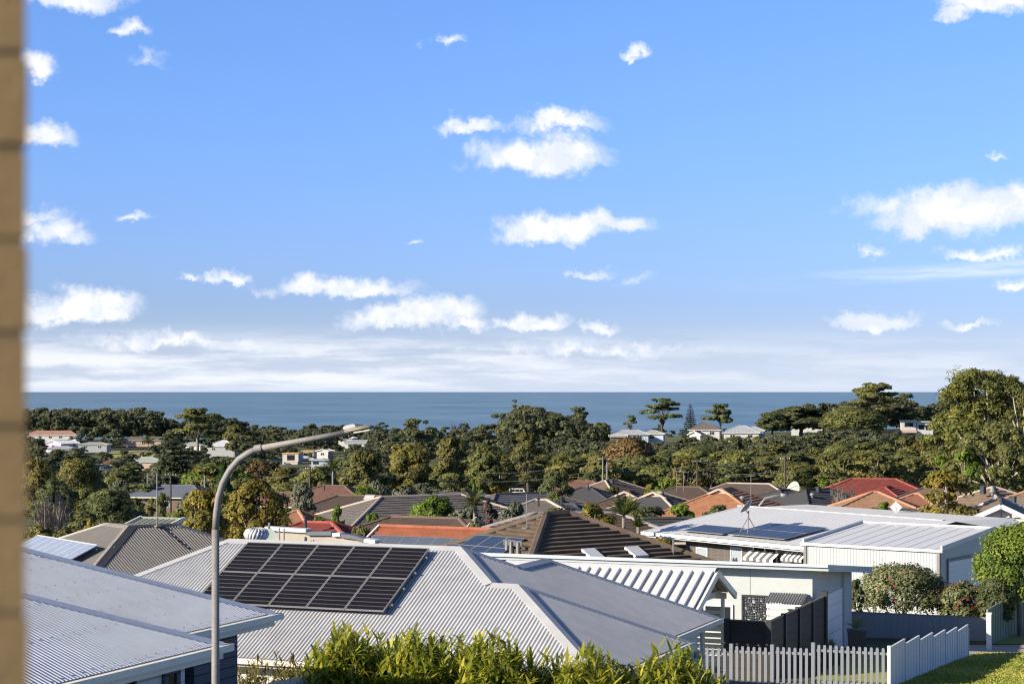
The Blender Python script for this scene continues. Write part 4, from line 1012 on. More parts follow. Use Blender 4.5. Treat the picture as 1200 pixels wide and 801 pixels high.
def build_gable_house():
    D = 128.0
    rt = house('brown tiled house with a cream front gable and white barge boards at the right', 1172, 588, D, 76, 11, 8.6, 25, T_TAN, W_CREAM, M_RIDGEB, 'gable', .5, .07, trim=m_white, wins=0)
    top = at(1172, 588, D); a = ang(76); b = ang(166); f = top - a * 5.5
    m = MB()
    for s in (-1, 1): m.beam(f - a * .08 + Z * .05, f - a * .08 + b * (s * 4.3) - Z * (4.3 * math.tan(R(25)) - .05), .1, .3)
    m.build('barge_board', mat('bluish white paint', (.62, .66, .74), .5), rt)
    m = MB(); q = f - a * .05; m.tube([q + Z * .25, q - Z * 1.0], .06, 6)
    for s in (-1, 1):
        m.tube([q - Z * .75 + b * (s * 1.5), q - Z * 1.25 + b * (s * 1.7)], .05, 6)
    m.beam(q - Z * .72 - b * 1.6, q - Z * .72 + b * 1.6, .06, .1); m.build('gable_ornament', m_darkframe, rt)
    # skirt roof below the gable
    z = top.z - 4.3 * math.tan(R(25)) + .05; m = MB(); u = Vector((f.x, f.y, z)) + a * .5
    sheet_tile(m, [u - b * 4.3, u + b * 4.3, u + b * 4.3 - a * 2.6 - Z * 1.1, u - b * 4.3 - a * 2.6 - Z * 1.1], .4, .06); m.build('skirt_roof', T_TAN, rt)
    m = MB(); gutter(m, u + b * 4.3 - a * 2.6 - Z * 1.1, u - b * 4.3 - a * 2.6 - Z * 1.1, -a); m.build('gutter', m_white, rt)
    m = MB(); c = u - a * 1.6 - Z * 2.2; m.obox(c, b * 3.9, a * .6, Z * 1.4); m.build('front_wall', mat('pink white render', (.62, .55, .52), .8), rt)
    for k in (-1.6, -.4, .9): window(rt, c - a * .6 + b * k + Z * .75, -b, -a, .5, .45, m_white, m_glass, .06, 0, sill=False)
build_gable_house()

def build_white_roof_house():
    a1, a2 = ang(-54), ang(36); L = at(755, 622, 112.0); tp = math.tan(R(8.5))
    W = 17.0; Rr = L + a1 * W; dp = 8.0; up = a2 * dp + Z * (dp * tp)
    g = ground(L.x, L.y) - 1
    root = thing('house', 'dark brick house with a wide white steel roof, solar panels and striped awnings', 'house', (L.x + 5, L.y, g + 1))
    m = MB(); sheet_corr(m, [L, Rr, Rr + up, L + up], .42, .016, RIB); m.poly([Rr + up, L + up, L + up * 2 - Z * (2 * dp * tp), Rr + up * 2 - Z * (2 * dp * tp)]); roof = m.build('roof', m_white_steel, root)
    gt = MB(); gutter(gt, L, Rr, a1 * 0 + ang(-144), .16, .2, .3); gt.beam(L - a1 * .05 - Z * .1, L + up - a1 * .05 - Z * .1, .1, .24); gt.build('gutter', m_white, root)
    n, dn, sd = plane_of([L, Rr, Rr + up, L + up])
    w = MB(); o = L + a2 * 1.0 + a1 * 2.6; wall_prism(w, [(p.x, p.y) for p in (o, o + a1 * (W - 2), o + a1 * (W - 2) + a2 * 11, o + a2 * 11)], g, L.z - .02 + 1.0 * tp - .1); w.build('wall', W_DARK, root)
    s = MB(); s.poly([L - Z * .3, Rr - Z * .3, Rr - Z * .3 + a2 * 1.0, L - Z * .3 + a2 * 1.0]); s.poly([L - Z * .3, L - Z * .3 + a1 * 2.6, L - Z * .3 + a1 * 2.6 + a2 * 7, L - Z * .3 + a2 * 7]); s.build('soffit', m_white, root)
    of = ang(-144)
    zc = EYE - (650 - 458) / F * 106
    def onwall(px): q = along(o, a1, px=px); return q
    for px, wd in ((823, 1.0), (863.5, 1.0)):
        q = onwall(px); q.z = EYE - (656 - 458) / F * q.y; window(root, q, a1, of, wd, 1.5, m_white, mat('grey blind', (.30, .34, .38), .5, var=.05), .08, sill=False)
    for px, wd in ((897, 2.4), (936, 1.6)):
        q = onwall(px); q.z = EYE - (656 - 458) / F * q.y; window(root, q, a1, of, wd * .8, 1.5, m_white, m_glass, .08, 1, sill=False)
        aw = MB(); zt = EYE - (645.5 - 458) / F * q.y; k = 9
        for i in range(k):
            aw.mi = i % 2; c = Vector((q.x, q.y, zt)) + a1 * (wd * ((i + .5) / k - .5)); h = a1 * (wd * .5 / k)
            p = [c - h + of * .03, c + h + of * .03, c + h + of * .6 - Z * .38, c - h + of * .6 - Z * .38]; aw.poly(p); aw.poly([p[3], p[2], p[2] - Z * .16, p[3] - Z * .16])
        aw.build('awning', [m_white, mat('awning grey', (.12, .12, .12), .7)], root)
    # solar panels
    def pan(pxs, pys, nx, ny, off=.15):
        tl, tr, bl = hit(pxs[0], pys[0], L, n), hit(pxs[1], pys[1], L, n), hit(pxs[2], pys[2], L, n)
        ex = a1 * ((tr - tl).dot(a1) / nx); ey = dn * ((bl - tl).dot(dn) / ny)
        for i in range(nx):
            for j in range(ny):
                c = tl + ex * (i + .5) + ey * (j + .5) + n * off
                p = MB(); p.obox(c, ex * .475, ey * .475, n * .015); p.mi = 1
                for s in (-1, 1): p.obox(c + ex * (s * .488), ex * .011, ey * .5, n * .02); p.obox(c + ey * (s * .488), ex * .475, ey * .011, n * .0195)
                p.build('solar_panel', [mat('blue solar cell', (.035, .042, .06), .32, var=.15, spec=.5), m_alu], root)
    pan((826, 872, 808), (617.5, 622, 625), 5, 1); pan((903, 972, 868), (615.5, 620.5, 630), 6, 2)
    # raised white parapet along the top of the roof
    P0 = at(868, 592, 121.0); p1 = along(P0, a1, px=1108); h = 1.0
    pb = MB(); q = [P0, p1, p1 + a2 * 6, P0 + a2 * 6]
    pts = [(v.x, v.y, P0.z - 2.0) for v in q] + [(v.x, v.y, P0.z - .14) for v in q]; pb.faces(pts, [(0, 1, 5, 4), (1, 2, 6, 5), (2, 3, 7, 6), (3, 0, 4, 7), (4, 5, 6, 7)])
    pb.beam(P0 + of * .12 - Z * .08, p1 + of * .12 - Z * .08, .3, .22); pb.build('parapet', mat('warm white paint', (.62, .60, .55), .6, var=.04), root)
    b = MB(); q = along(P0, a1, px=1080); b.poly([p1 - Z * .1, p1 + a2 * 6 - Z * .1, p1 + a1 * 4 + a2 * 4 - Z * 1.2, p1 + a1 * 4 - Z * 1.2]); b.build('side_roof', m_white_steel, root)
    # satellite dish on a tripod stand
    q = hit(877, 626, L, n); sd_ = thing('satellite_dish', 'grey satellite dish on a spindly tripod on the white steel roof', 'satellite dish', q)
    hz = q + Z * 1.0; m = MB()
    for k in (20, 140, 260): m.tube([q + ang(k) * .62 + n * .02, hz], .028, 5)
    m.tube([hz - Z * .1, hz + Z * .35], .045, 8); m.build('tripod', m_galv, sd_)
    ax = Vector((-.72, .30, .62)).normalized(); c = hz + Z * .55; m = MB(); m.lathe(c, [(0, .0), (.2, .025), (.38, .09), (.5, .16), (.5, .14), (.38, .07), (.2, .0), (0, -.03)], 18, ax); m.build('dish', mat('dish grey', (.30, .30, .29), .5, var=.1), sd_, smooth=True)
    m = MB(); m.tube([c - Z * .35 + ax * .05, c + ax * .62 - Z * .15], .022, 5); m.obox(c + ax * .64 - Z * .13, ax * .09, ang(90) * .05, Z * .05); m.build('feed_arm', m_galv, sd_)
    # bent steel flue
    f = thing('roof_flue', 'short bent steel flue pipe on the white steel roof parapet', 'flue', P0 + a1 * 3 + a2 * .5)
    q = at(890, 592, 120.3); m = MB(); m.tube([q - Z * .5, q, q + Z * .45 + ang(0) * .35, q + Z * .62 + ang(0) * 1.0, q + Z * .65 + ang(0) * 1.5], .07, 8); m.build('pipe', m_alu, f, smooth=True)
    m = MB(); m.tube([q + Z * .66 + ang(0) * 1.35, q + Z * .66 + ang(0) * 1.8], .13, 10); m.build('cowl', m_alu, f, smooth=True)
    # diamond shaped antenna
    q = at(1050, 594, 116.0); an = thing('roof_antenna', 'white diamond shaped roof antenna above the white parapet', 'antenna', q - Z * .9)
    m = MB(); u = (Z + ang(0)).normalized(); v = (Z - ang(0)).normalized(); m.obox(q, u * .27, v * .27, ang(90) * .03); m.build('plate', m_white, an)
    m = MB(); m.tube([q - Z * 1.1, q], .035, 6); m.tube([q - Z * .5, q - Z * 1.1 + ang(0) * .7], .025, 5); m.tube([q - Z * .5, q - Z * 1.1 - ang(0) * .45], .025, 5); m.build('mast', m_alu, an)
build_white_roof_house()

def build_shed():
    D = 92.0; f = ang(-36); s = ang(54); C = at(1100, 643, D); L = along(C, -f, px=944); wd = (C - L).dot(f)
    B1 = along(C, s + Z * .085, px=1163); dp = (B1 - C).dot(s); rise = Z * (dp * .085)
    g = min(ground(C.x, C.y), ground(L.x, L.y)) - .8
    root = thing('shed', 'large pale grey steel shed with a white low pitched roof and roller door', 'shed', (C.x - 3, C.y + 3, g + .8))
    m = MB(); o = -s * .15 - Z * .01
    sheet_corr(m, [L - f * .12 + o, C + f * .12 + o, C + f * .12 + s * dp + rise, L - f * .12 + s * dp + rise], .76, .02, RIB); roof = m.build('roof', m_white_steel, root)
    m = MB(); m.beam(C + f * .14 + Z * .03, C + f * .14 + s * dp + rise + Z * .03, .1, .24); m.beam(L - f * .14 + Z * .03, L - f * .14 + s * dp + rise + Z * .03, .1, .24); m.beam(L + s * dp + rise + Z * .06, C + s * dp + rise + Z * .06, .3, .1); gutter(m, L - f * .12, C + f * .12, -s, .14, .15, .1); m.build('flashing', m_white_steel, root)
    wm = mat('pale grey wall steel', (.42, .44, .445), .5, var=.05, scale=.4)
    m = MB(); P = [L, C, C + s * dp, L + s * dp]; top = [L - Z * .12, C - Z * .12, C + s * dp + rise - Z * .12, L + s * dp + rise - Z * .12]
    bot = [Vector((p.x, p.y, g)) for p in P]
    # ribbed front sheet as relief
    k = 46
    for i in range(k):
        a, b = L + f * (wd * i / k), L + f * (wd * (i + .5) / k); b2 = L + f * (wd * (i + 1) / k)
        o1 = -s * .012
        m.poly([Vector((a.x, a.y, g)), Vector((b.x, b.y, g)), b - Z * .12, a - Z * .12])
        m.poly([Vector((b.x, b.y, g)) + o1, Vector((b2.x, b2.y, g)) + o1, b2 - Z * .12 + o1, b - Z * .12 + o1]); m.poly([Vector((b.x, b.y, g)), Vector((b.x, b.y, g)) + o1, b - Z * .12 + o1, b - Z * .12]); m.poly([Vector((b2.x, b2.y, g)) + o1, Vector((b2.x, b2.y, g)), b2 - Z * .12, b2 - Z * .12 + o1])
    m.faces([*bot, *top], [(1, 2, 6, 5), (2, 3, 7, 6), (3, 0, 4, 7)]); m.build('wall', wm, root)
    m = MB()
    for p in (L, C): m.obox((p.x, p.y, (p.z + g) / 2 - .06), f * .08, s * .08, Z * ((p.z - g) / 2)); 
    m.build('corner_trim', m_galv, root)
    m = MB(); c = C + s * (dp * .56) + f * .02; zt = EYE - (652 - 458) / F * (D + 3.5); h = zt - g; m.obox((c.x, c.y, zt - h / 2), s * (dp * .40), f * .02, Z * (h / 2))
    for i in range(12): m.obox((c.x + f.x * .03, c.y + f.y * .03, zt - .13 - i * .26), s * (dp * .4), f * .012, Z * .09)
    m.build('roller_door', mat('roller door white', (.66, .69, .72), .45, var=.04), root)
    m = MB(); m.obox((c.x + f.x * .03, c.y + f.y * .03, zt + .06), s * (dp * .42), f * .03, Z * .07)
    for k in (-1, 1): q = c + s * (dp * .41 * k) + f * .03; m.obox((q.x, q.y, zt - h / 2), s * .05, f * .03, Z * (h / 2))
    m.build('door_frame', m_galv, root)
build_shed()

def build_beige_parapet():
    D = 82.0; pr = [(312, 618.5), (360, 621.5), (361, 624.5), (390, 624.5), (391, 626), (400, 626), (401, 627), (416, 629), (428, 632.5), (441, 634.5), (450, 637)]
    root = thing('building', 'beige walled building with a stepped dark and white parapet capping', 'building', at(380, 640, D))
    root.location.z = ground(root.location.x, D)
    base = at(312, 618.5, D); m = MB(); g = ground(base.x, D) - .5
    pts = [along(base, r_, px=x) for x, _ in pr]; tops = [Vector((p.x, p.y, EYE - (y - 458) / F * p.y)) for p, (_, y) in zip(pts, pr)]
    for a, b in zip(tops[:-1], tops[1:]):
        aa, bb = Vector((a.x, a.y, g)), Vector((b.x, b.y, g))
        m.faces([aa, bb, b, a, aa + e_ * .3, bb + e_ * .3, b + e_ * .3, a + e_ * .3], [(0, 1, 2, 3), (3, 2, 6, 7), (5, 4, 7, 6), (1, 5, 6, 2), (4, 0, 3, 7)])
    m.build('wall', mat('beige render', (.40, .36, .29), .85, var=.08, scale=.6), root)
    for lab, segs, M in (('white capping', ((0, 1), (4, 5), (8, 9)), m_white), ('dark blue capping', ((2, 3), (6, 8)), m_flash_dark)):
        m = MB()
        for i, j in segs:
            for k in range(i, j): m.beam(tops[k] + d_ * -.1 + Z * .0, tops[k + 1] + d_ * -.1 + Z * .0, .5, .16)
        o = m.build('capping', M, root); o['label'] = lab
    q = at(316, 627, D - 1.5); an = thing('roof_antenna', 'pale green diamond shaped antenna beside the spinning roof vent', 'antenna', q - Z * .6)
    m = MB(); u = (Z + ang(0)).normalized(); v = (Z - ang(0)).normalized(); m.obox(q, u * .26, v * .26, ang(90) * .03); m.build('plate', mat('pale green plastic', (.50, .56, .46), .5), an)
    m = MB(); m.tube([q - Z * .8, q + Z * .1], .03, 6); m.tube([q + ang(0) * .42 - Z * .5, q + ang(0) * .42 + Z * .32], .03, 6); m.tube([q + ang(0) * .62 - Z * .5, q + ang(0) * .62 + Z * .3], .03, 6); m.tube([q - ang(0) * .05 + Z * .3, q + ang(0) * .0 + Z * .55], .05, 6); m.build('mast', m_alu, an)
build_beige_parapet()

def big_dish():
    q = at(930, 577, 236.0); g = q - Z * 3.2
    o = thing('satellite_dish', 'large mesh satellite dish on a pole above the charcoal roofs', 'satellite dish', g)
    m = MB(); ax = Vector((-.86, -.42, .30)).normalized(); c = q
    m.lathe(c, [(0, -.25), (.6, -.18), (1.1, 0.02), (1.45, .22), (1.45, .19), (1.1, -.01), (.6, -.21), (0, -.28)], 22, ax); m.build('dish', mat('mesh grey', (.40, .38, .35), .6, var=.1), o, smooth=True)
    m = MB(); m.tube([g, q - ax * .3], .1, 8); m.build('pole', m_galv, o)
    m = MB()
    for k in range(3):
        t = 2 * math.pi * k / 3; u = ax.cross(Z).normalized(); v = ax.cross(u); m.tube([c + ax * .1 + (u * math.cos(t) + v * math.sin(t)) * 1.1, c + ax * 1.2], .03, 4)
    m.obox(c + ax * 1.2, u * .1, v * .1, ax * .1); m.build('feed_arm', m_galv, o)
big_dish()

# ------------------------------------------------------------------ far houses
FH = dict(course=.8, step=.04)
house('long low white house with a pinkish tiled roof on the far left rise', 62, 504.5, 900, -4, 26, 9, 22, T_PINK, W_WHITE, T_PINK, 'hip', wall_h=3.4, **FH)
house('lavender walled gable house with a white roof on the far left', 73, 515.5, 860, 62, 13, 10, 16, T_WHITE, W_LAV, T_WHITE, 'gable', course=0, wall_h=5)
house('low grey roofed annexe in front of the lavender house', 73, 522.5, 835, -6, 12, 7, 14, T_PALE, W_BLUE, T_PALE, 'hip', course=0, wall_h=3)
house('long house with a pale sheet roof and dark verandah right of the lavender house', 111, 518, 850, -4, 14, 8, 12, T_PALE, W_GREY, T_PALE, 'hip', course=0, wall_h=3.6)
house('long low grey brown roofed house beyond the yellow paddock', 170, 511.5, 930, 0, 24, 9, 20, T_GREYB, W_PINK, T_GREYB, 'hip', wall_h=3.2, **FH)
house('pale green roofed house among the trees left of the pine', 169, 535.5, 640, -8, 15, 9, 16, T_PALEG, W_PINK, T_PALEG, 'hip', course=0, wall_h=3)
house('olive grey roofed house in the trees below the paddock', 116, 543.5, 560, -6, 10, 8, 16, T_OLIVE, W_CREAM, T_OLIVE, 'hip', course=0, wall_h=3)
house('brown roofed house half hidden above the olive roof', 131, 539, 600, -10, 10, 8, 18, T_REDBR, W_BRICK, T_REDBR, 'hip', wall_h=3, **FH)
house('white pyramid roofed house with concrete walls behind the gum trees', 263, 515, 800, -10, 13, 12, 24, T_WHITE, W_GREY, T_WHITE, 'hip', course=0, wall_h=6)
house('small house with a pale roof beside the white pyramid roof', 226, 518, 840, -10, 10, 7, 20, T_PALE, W_CREAM, T_PALE, 'hip', course=0, wall_h=3)
house('white house in the trees above the street lamp arm on the left', 400, 509.5, 900, -10, 14, 9, 16, T_WHITE, W_WHITE, T_WHITE, 'hip', course=0, wall_h=4)
house('white house behind the street lamp head', 418, 515.5, 820, -8, 10, 8, 14, T_PALE, W_WHITE, T_PALE, 'gable', course=0, wall_h=5)
house('small white cottage between the shrubs under the street lamp arm', 381, 526, 760, 70, 6, 6, 14, T_PALE, W_WHITE, T_PALE, 'gable', course=0, wall_h=5, wins=1)
house('low brown roofed house left of the tall dark gum', 462, 516, 880, -10, 12, 8, 18, T_REDBR, W_CREAM, T_REDBR, 'hip', wall_h=3, **FH)
house('small grey roofed house at the bare tree near the sea', 588, 519.5, 800, 0, 10, 7, 20, T_GREYB, W_CREAM, T_GREYB, 'hip', wall_h=3, **FH)
house('pale blue gabled house on the ridge facing the sea', 738, 503.5, 660, 0, 13.5, 8, 20, T_PALE, W_BLUE, T_PALE, 'hip', course=0, wall_h=4)
house('dark open carport beside the pale blue house', 724, 509.5, 655, 0, 6.5, 6, 8, T_PALE, W_DARK, T_PALE, 'gable', course=0, wall_h=3, wins=0, cat='carport', name='carport')
house('low pale roofed house between the pale blue house and the slender pine', 765, 504, 665, -10, 9, 7, 18, T_PALE, W_BLUE, T_PALE, 'hip', course=0, wall_h=3)
house('two storey white house with a grey hip roof on the ridge', 826, 494.5, 630, -8, 11, 9.5, 27, T_GREYB, W_WHITE, T_GREYB, 'hip', wall_h=6, **FH)
house('small gabled porch wing below the two storey white house', 817, 505, 622, 60, 5, 5, 24, T_GREYB, W_WHITE, T_GREYB, 'gable', wall_h=3.2, wins=1, **FH)
house('white house with a pale grey roof and wide verandah on the ridge', 869, 498.5, 625, -8, 12.5, 10, 24, T_PALE, W_WHITE, T_PALE, 'hip', course=0, wall_h=3.6)
house('small pale roofed wing right of the verandah house', 883, 499.5, 632, -12, 8, 7, 20, T_PALE, W_BLUE, T_PALE, 'hip', course=0, wall_h=3.6)
house('grey roofed house buried in the trees on the right ridge', 950, 492, 690, -30, 13, 9, 20, T_GREYB, W_GREY, T_GREYB, 'gable', wall_h=4, **FH)

def far_modern(label, px, py, D, w, h, dd, parts, cat='house'):
    """flat roofed far house: boxes (x0, x1, z0, z1, depth offset, material) in metres from its top left corner"""
    o = at(px, py, D); a = ang(-6); b = ang(84)
    root = thing('house', label, cat, (o.x + w / 2, o.y + 3, o.z - h))
    for (nm, x0, x1, z0, z1, y0, y1, M) in parts:
        m = MB(); c = o + a * ((x0 + x1) / 2) + b * ((y0 + y1) / 2) - Z * ((z0 + z1) / 2); m.obox(c, a * ((x1 - x0) / 2), b * ((y1 - y0) / 2), Z * ((z1 - z0) / 2)); m.build(nm, M, root)
m_awn = mat('orange awning', (.62, .36, .10), .7)
far_modern('white two storey house with orange awning lines below the street lamp arm', 331, 530.5, 720, 9, 7, 7, [('wall', 0, 6.2, .3, 6.5, 0, 7, W_WHITE), ('roof', -.2, 6.4, 0, .3, -.3, 7.2, m_awn), ('awning', .8, 6.4, 3.1, 3.4, -1.2, 0, m_awn), ('window', 1.8, 4.8, .7, 2.8, -.03, .1, m_glass), ('carport_roof', -1.6, 6, 4.4, 4.7, -4.5, -.02, W_WHITE), ('balcony', .8, 6.2, 3.45, 4.3, -1.2, -1.1, W_WHITE)])
far_modern('low modern blue grey house with a flat pale roof below the street lamp arm', 363, 538, 690, 12, 6, 8, [('wall', .6, 8.5, .4, 6.5, 0, 7, mat('blue grey wall', (.36, .42, .47), .7)), ('roof', 0, 9.2, 0, .4, -.8, 7.5, T_PALE), ('carport_roof', 1.0, 6.0, 1.9, 2.2, -5, -.9, W_WHITE), ('window', 1.2, 3.4, .9, 1.8, -.03, .1, m_glass), ('window', 4.2, 7.6, 2.6, 4.6, -.03, .1, m_glass)])
far_modern('white house peeping over the hedge right of the orange awnings', 353, 527.5, 760, 9, 5, 6, [('wall', 0, 5, .3, 5, 0, 6, W_WHITE), ('roof', -.2, 5.2, 0, .3, -.4, 6.3, m_awn), ('window', 1, 3, 1.0, 2.2, -.03, .1, m_glass)])
far_modern('modern white house with flat pale green roof and dark windows near the right trees', 1056.5, 492, 640, 11, 5, 8, [('wall', 0, 4.9, .35, 3.4, 0, 7, W_WHITE), ('wall', 5.1, 10.6, .7, 5.2, .3, 7, W_WHITE), ('roof', -.3, 5.2, 0, .35, -.6, 7.4, T_PALEG), ('roof', 4.9, 11.0, .36, .7, -.4, 7.4, T_PALEG), ('window', 1.0, 3.9, .9, 2.3, -.03, .1, m_glass), ('window', 5.7, 7.7, 1.6, 3.2, .27, .4, m_glass), ('window', 8.1, 10.2, 1.6, 3.4, .27, .4, m_glass), ('balcony', 0, 5, 3.41, 4.3, -.8, 0, W_PINK)])
far_modern('small blue grey carport on the slope below the modern white house', 1079, 512.5, 610, 4, 3, 5, [('wall', .2, 4, .3, 3, 1, 4, W_GREY), ('roof', 0, 4.4, 0, .3, 0, 5, W_BLUE)], 'carport')
# ------------------------------------------------------------------ vegetation
def leaf_mat(name, dark, mid, light, trans=.25, hue=.5, rough=.62):
    """leaf colours: every leaf clump has its own shade of the plant's colour, and every plant its own tone"""
    M = bpy.data.materials.new(name); M.use_nodes = True; nt = M.node_tree; N = nt.nodes; L = nt.links
    b = N['Principled BSDF']; b.inputs['Roughness'].default_value = rough; b.inputs['Specular IOR Level'].default_value = .22
    at_ = N.new('ShaderNodeAttribute'); at_.attribute_name = 'tint'
    rp = N.new('ShaderNodeValToRGB'); L.new(at_.outputs['Fac'], rp.inputs[0])
    e = rp.color_ramp.elements; e[0].color = (*dark, 1); e[1].color = (*light, 1); k = e.new(.5); k.color = (*mid, 1)
    oi = N.new('ShaderNodeObjectInfo'); mr = N.new('ShaderNodeMapRange'); L.new(oi.outputs['Random'], mr.inputs[0]); mr.inputs[3].default_value = .62; mr.inputs[4].default_value = 1.35
    mu = N.new('ShaderNodeMix'); mu.data_type = 'RGBA'; mu.blend_type = 'MULTIPLY'; mu.inputs[0].default_value = hue
    L.new(rp.outputs[0], mu.inputs[6])
    cr = N.new('ShaderNodeValToRGB'); L.new(oi.outputs['Random'], cr.inputs[0])
    ee = cr.color_ramp.elements; ee[0].color = (.62, .72, .70, 1); ee[1].color = (1.5, 1.22, .95, 1); q = ee.new(.45); q.color = (1, 1, 1, 1); q2 = ee.new(.75); q2.color = (1.15, 1.25, .9, 1)
    L.new(cr.outputs[0], mu.inputs[7]); L.new(mu.outputs[2], b.inputs['Base Color'])
    tr = N.new('ShaderNodeBsdfTranslucent'); L.new(mu.outputs[2], tr.inputs[0]); mx = N.new('ShaderNodeMixShader'); mx.inputs[0].default_value = trans
    L.new(b.outputs[0], mx.inputs[1]); L.new(tr.outputs[0], mx.inputs[2]); L.new(mx.outputs[0], N['Material Output'].inputs[0])
    return M
LM_GUM = leaf_mat('gum leaves', (.125, .142, .054), (.222, .228, .080), (.34, .322, .120), .5)
LM_DARK = leaf_mat('dark leaves', (.092, .112, .054), (.165, .182, .080), (.260, .266, .112), .48)  # extra grey blue in these tones paints in air haze
LM_OLIVE = leaf_mat('olive leaves', (.085, .088, .030), (.150, .145, .046), (.230, .205, .068), .28)
LM_BRIGHT = leaf_mat('bright green leaves', (.065, .115, .02), (.15, .215, .035), (.29, .34, .06), .36, .2)
LM_YELLOW = leaf_mat('yellowish leaves', (.10, .10, .02), (.22, .19, .03), (.38, .30, .05), .3, .2)
LM_AUTUMN = leaf_mat('bronze green leaves', (.13, .12, .03), (.25, .205, .042), (.42, .31, .065), .36, .15)
LM_RUST = leaf_mat('rusty leaves', (.10, .070, .032), (.165, .110, .046), (.23, .155, .062), .22, .1)
LM_GREY = leaf_mat('grey green leaves', (.075, .085, .055), (.135, .145, .095), (.23, .235, .165), .2, .2)
LM_PALM = leaf_mat('palm leaves', (.045, .065, .015), (.10, .125, .03), (.20, .20, .06), .2, .3)
LM_PINE = leaf_mat('pine needles', (.020, .030, .014), (.036, .050, .020), (.070, .082, .032), .1, .3)
M_BARK = mat('grey bark', (.20, .17, .14), .9, var=.3, scale=3, bump=.5, bscale=20); M_BARKD = mat('dark bark', (.085, .068, .055), .9, var=.3, scale=3); M_BARKP = mat('pale gum bark', (.38, .33, .28), .85, var=.25, scale=2)

def leaf_mesh(name, C, Nn, size, tint, rs, aspect=.6, M=None, shade=.55):
    """one quad per leaf or leaf spray, as numpy arrays of centres, normals, sizes and shades"""
    n = len(C); Nn = Nn / (np.linalg.norm(Nn, axis=1, keepdims=True) + 1e-9)
    h = rs.normal(size=(n, 3)); u = h - Nn * (h * Nn).sum(1, keepdims=True); u /= (np.linalg.norm(u, axis=1, keepdims=True) + 1e-9); v = np.cross(Nn, u)
    su = (size * .5)[:, None] * u; sv = (size * .5 * aspect)[:, None] * v
    V = np.stack([C - su, C + su * .1 - sv, C + su, C - su * .1 + sv], 1).reshape(-1, 3).astype(np.float32)
    me = bpy.data.meshes.new(name); me.vertices.add(4 * n); me.vertices.foreach_set('co', V.ravel())
    me.loops.add(4 * n); me.loops.foreach_set('vertex_index', np.arange(4 * n, dtype=np.int32))
    me.polygons.add(n); me.polygons.foreach_set('loop_start', np.arange(0, 4 * n, 4, dtype=np.int32)); me.polygons.foreach_set('loop_total', np.full(n, 4, dtype=np.int32))
    a = me.attributes.new('tint', 'FLOAT', 'FACE'); a.data.foreach_set('value', np.clip(tint, 0, 1).astype(np.float32))
    if shade:                                            # leaves of a crown take the light as one rounded mass
        o = C - C.mean(0); o /= (np.linalg.norm(o, axis=1, keepdims=True) + 1e-6); sn = Nn * (1 - shade) + o * shade; sn[:, 2] += .12; sn /= (np.linalg.norm(sn, axis=1, keepdims=True) + 1e-9)
        q = me.attributes.new('custom_normal', 'FLOAT_VECTOR', 'POINT'); q.data.foreach_set('vector', np.repeat(sn, 4, 0).astype(np.float32).ravel())
    if M: me.materials.append(M)
    me.update(calc_edges=True)
    return me
def clump_leaves(clumps, per, ls, rs, jit=.36, under=.35):
    """leaves spread over and through each clump (cx, cy, cz, r, flat, tint); fewer on the underside"""
    Cs, Ns, Ts = [], [], []
    for (x, y, z, r, fl, t) in clumps:
        k = max(8, int(per)); d = rs.normal(size=(k, 3)); d /= np.linalg.norm(d, axis=1, keepdims=True)
        lo = (d[:, 2] < -.1) & (rs.random(k) > under); d[lo, 2] *= -1
        rad = r * (rs.random(k) ** .33); rad = np.maximum(rad, r * rs.random(k)) * (1 + .12 * rs.normal(size=k))
        p = d * rad[:, None]; p[:, 2] *= fl
        Cs.append(p + (x, y, z)); nn = d + jit * rs.normal(size=(k, 3)); nn[:, 2] += .35; Ns.append(nn); Ts.append(t + .16 * rs.normal(size=k))
    C, Nn, T = np.concatenate(Cs), np.concatenate(Ns), np.concatenate(Ts)
    return C, Nn, ls * (.6 + .8 * rs.random(len(C))), T
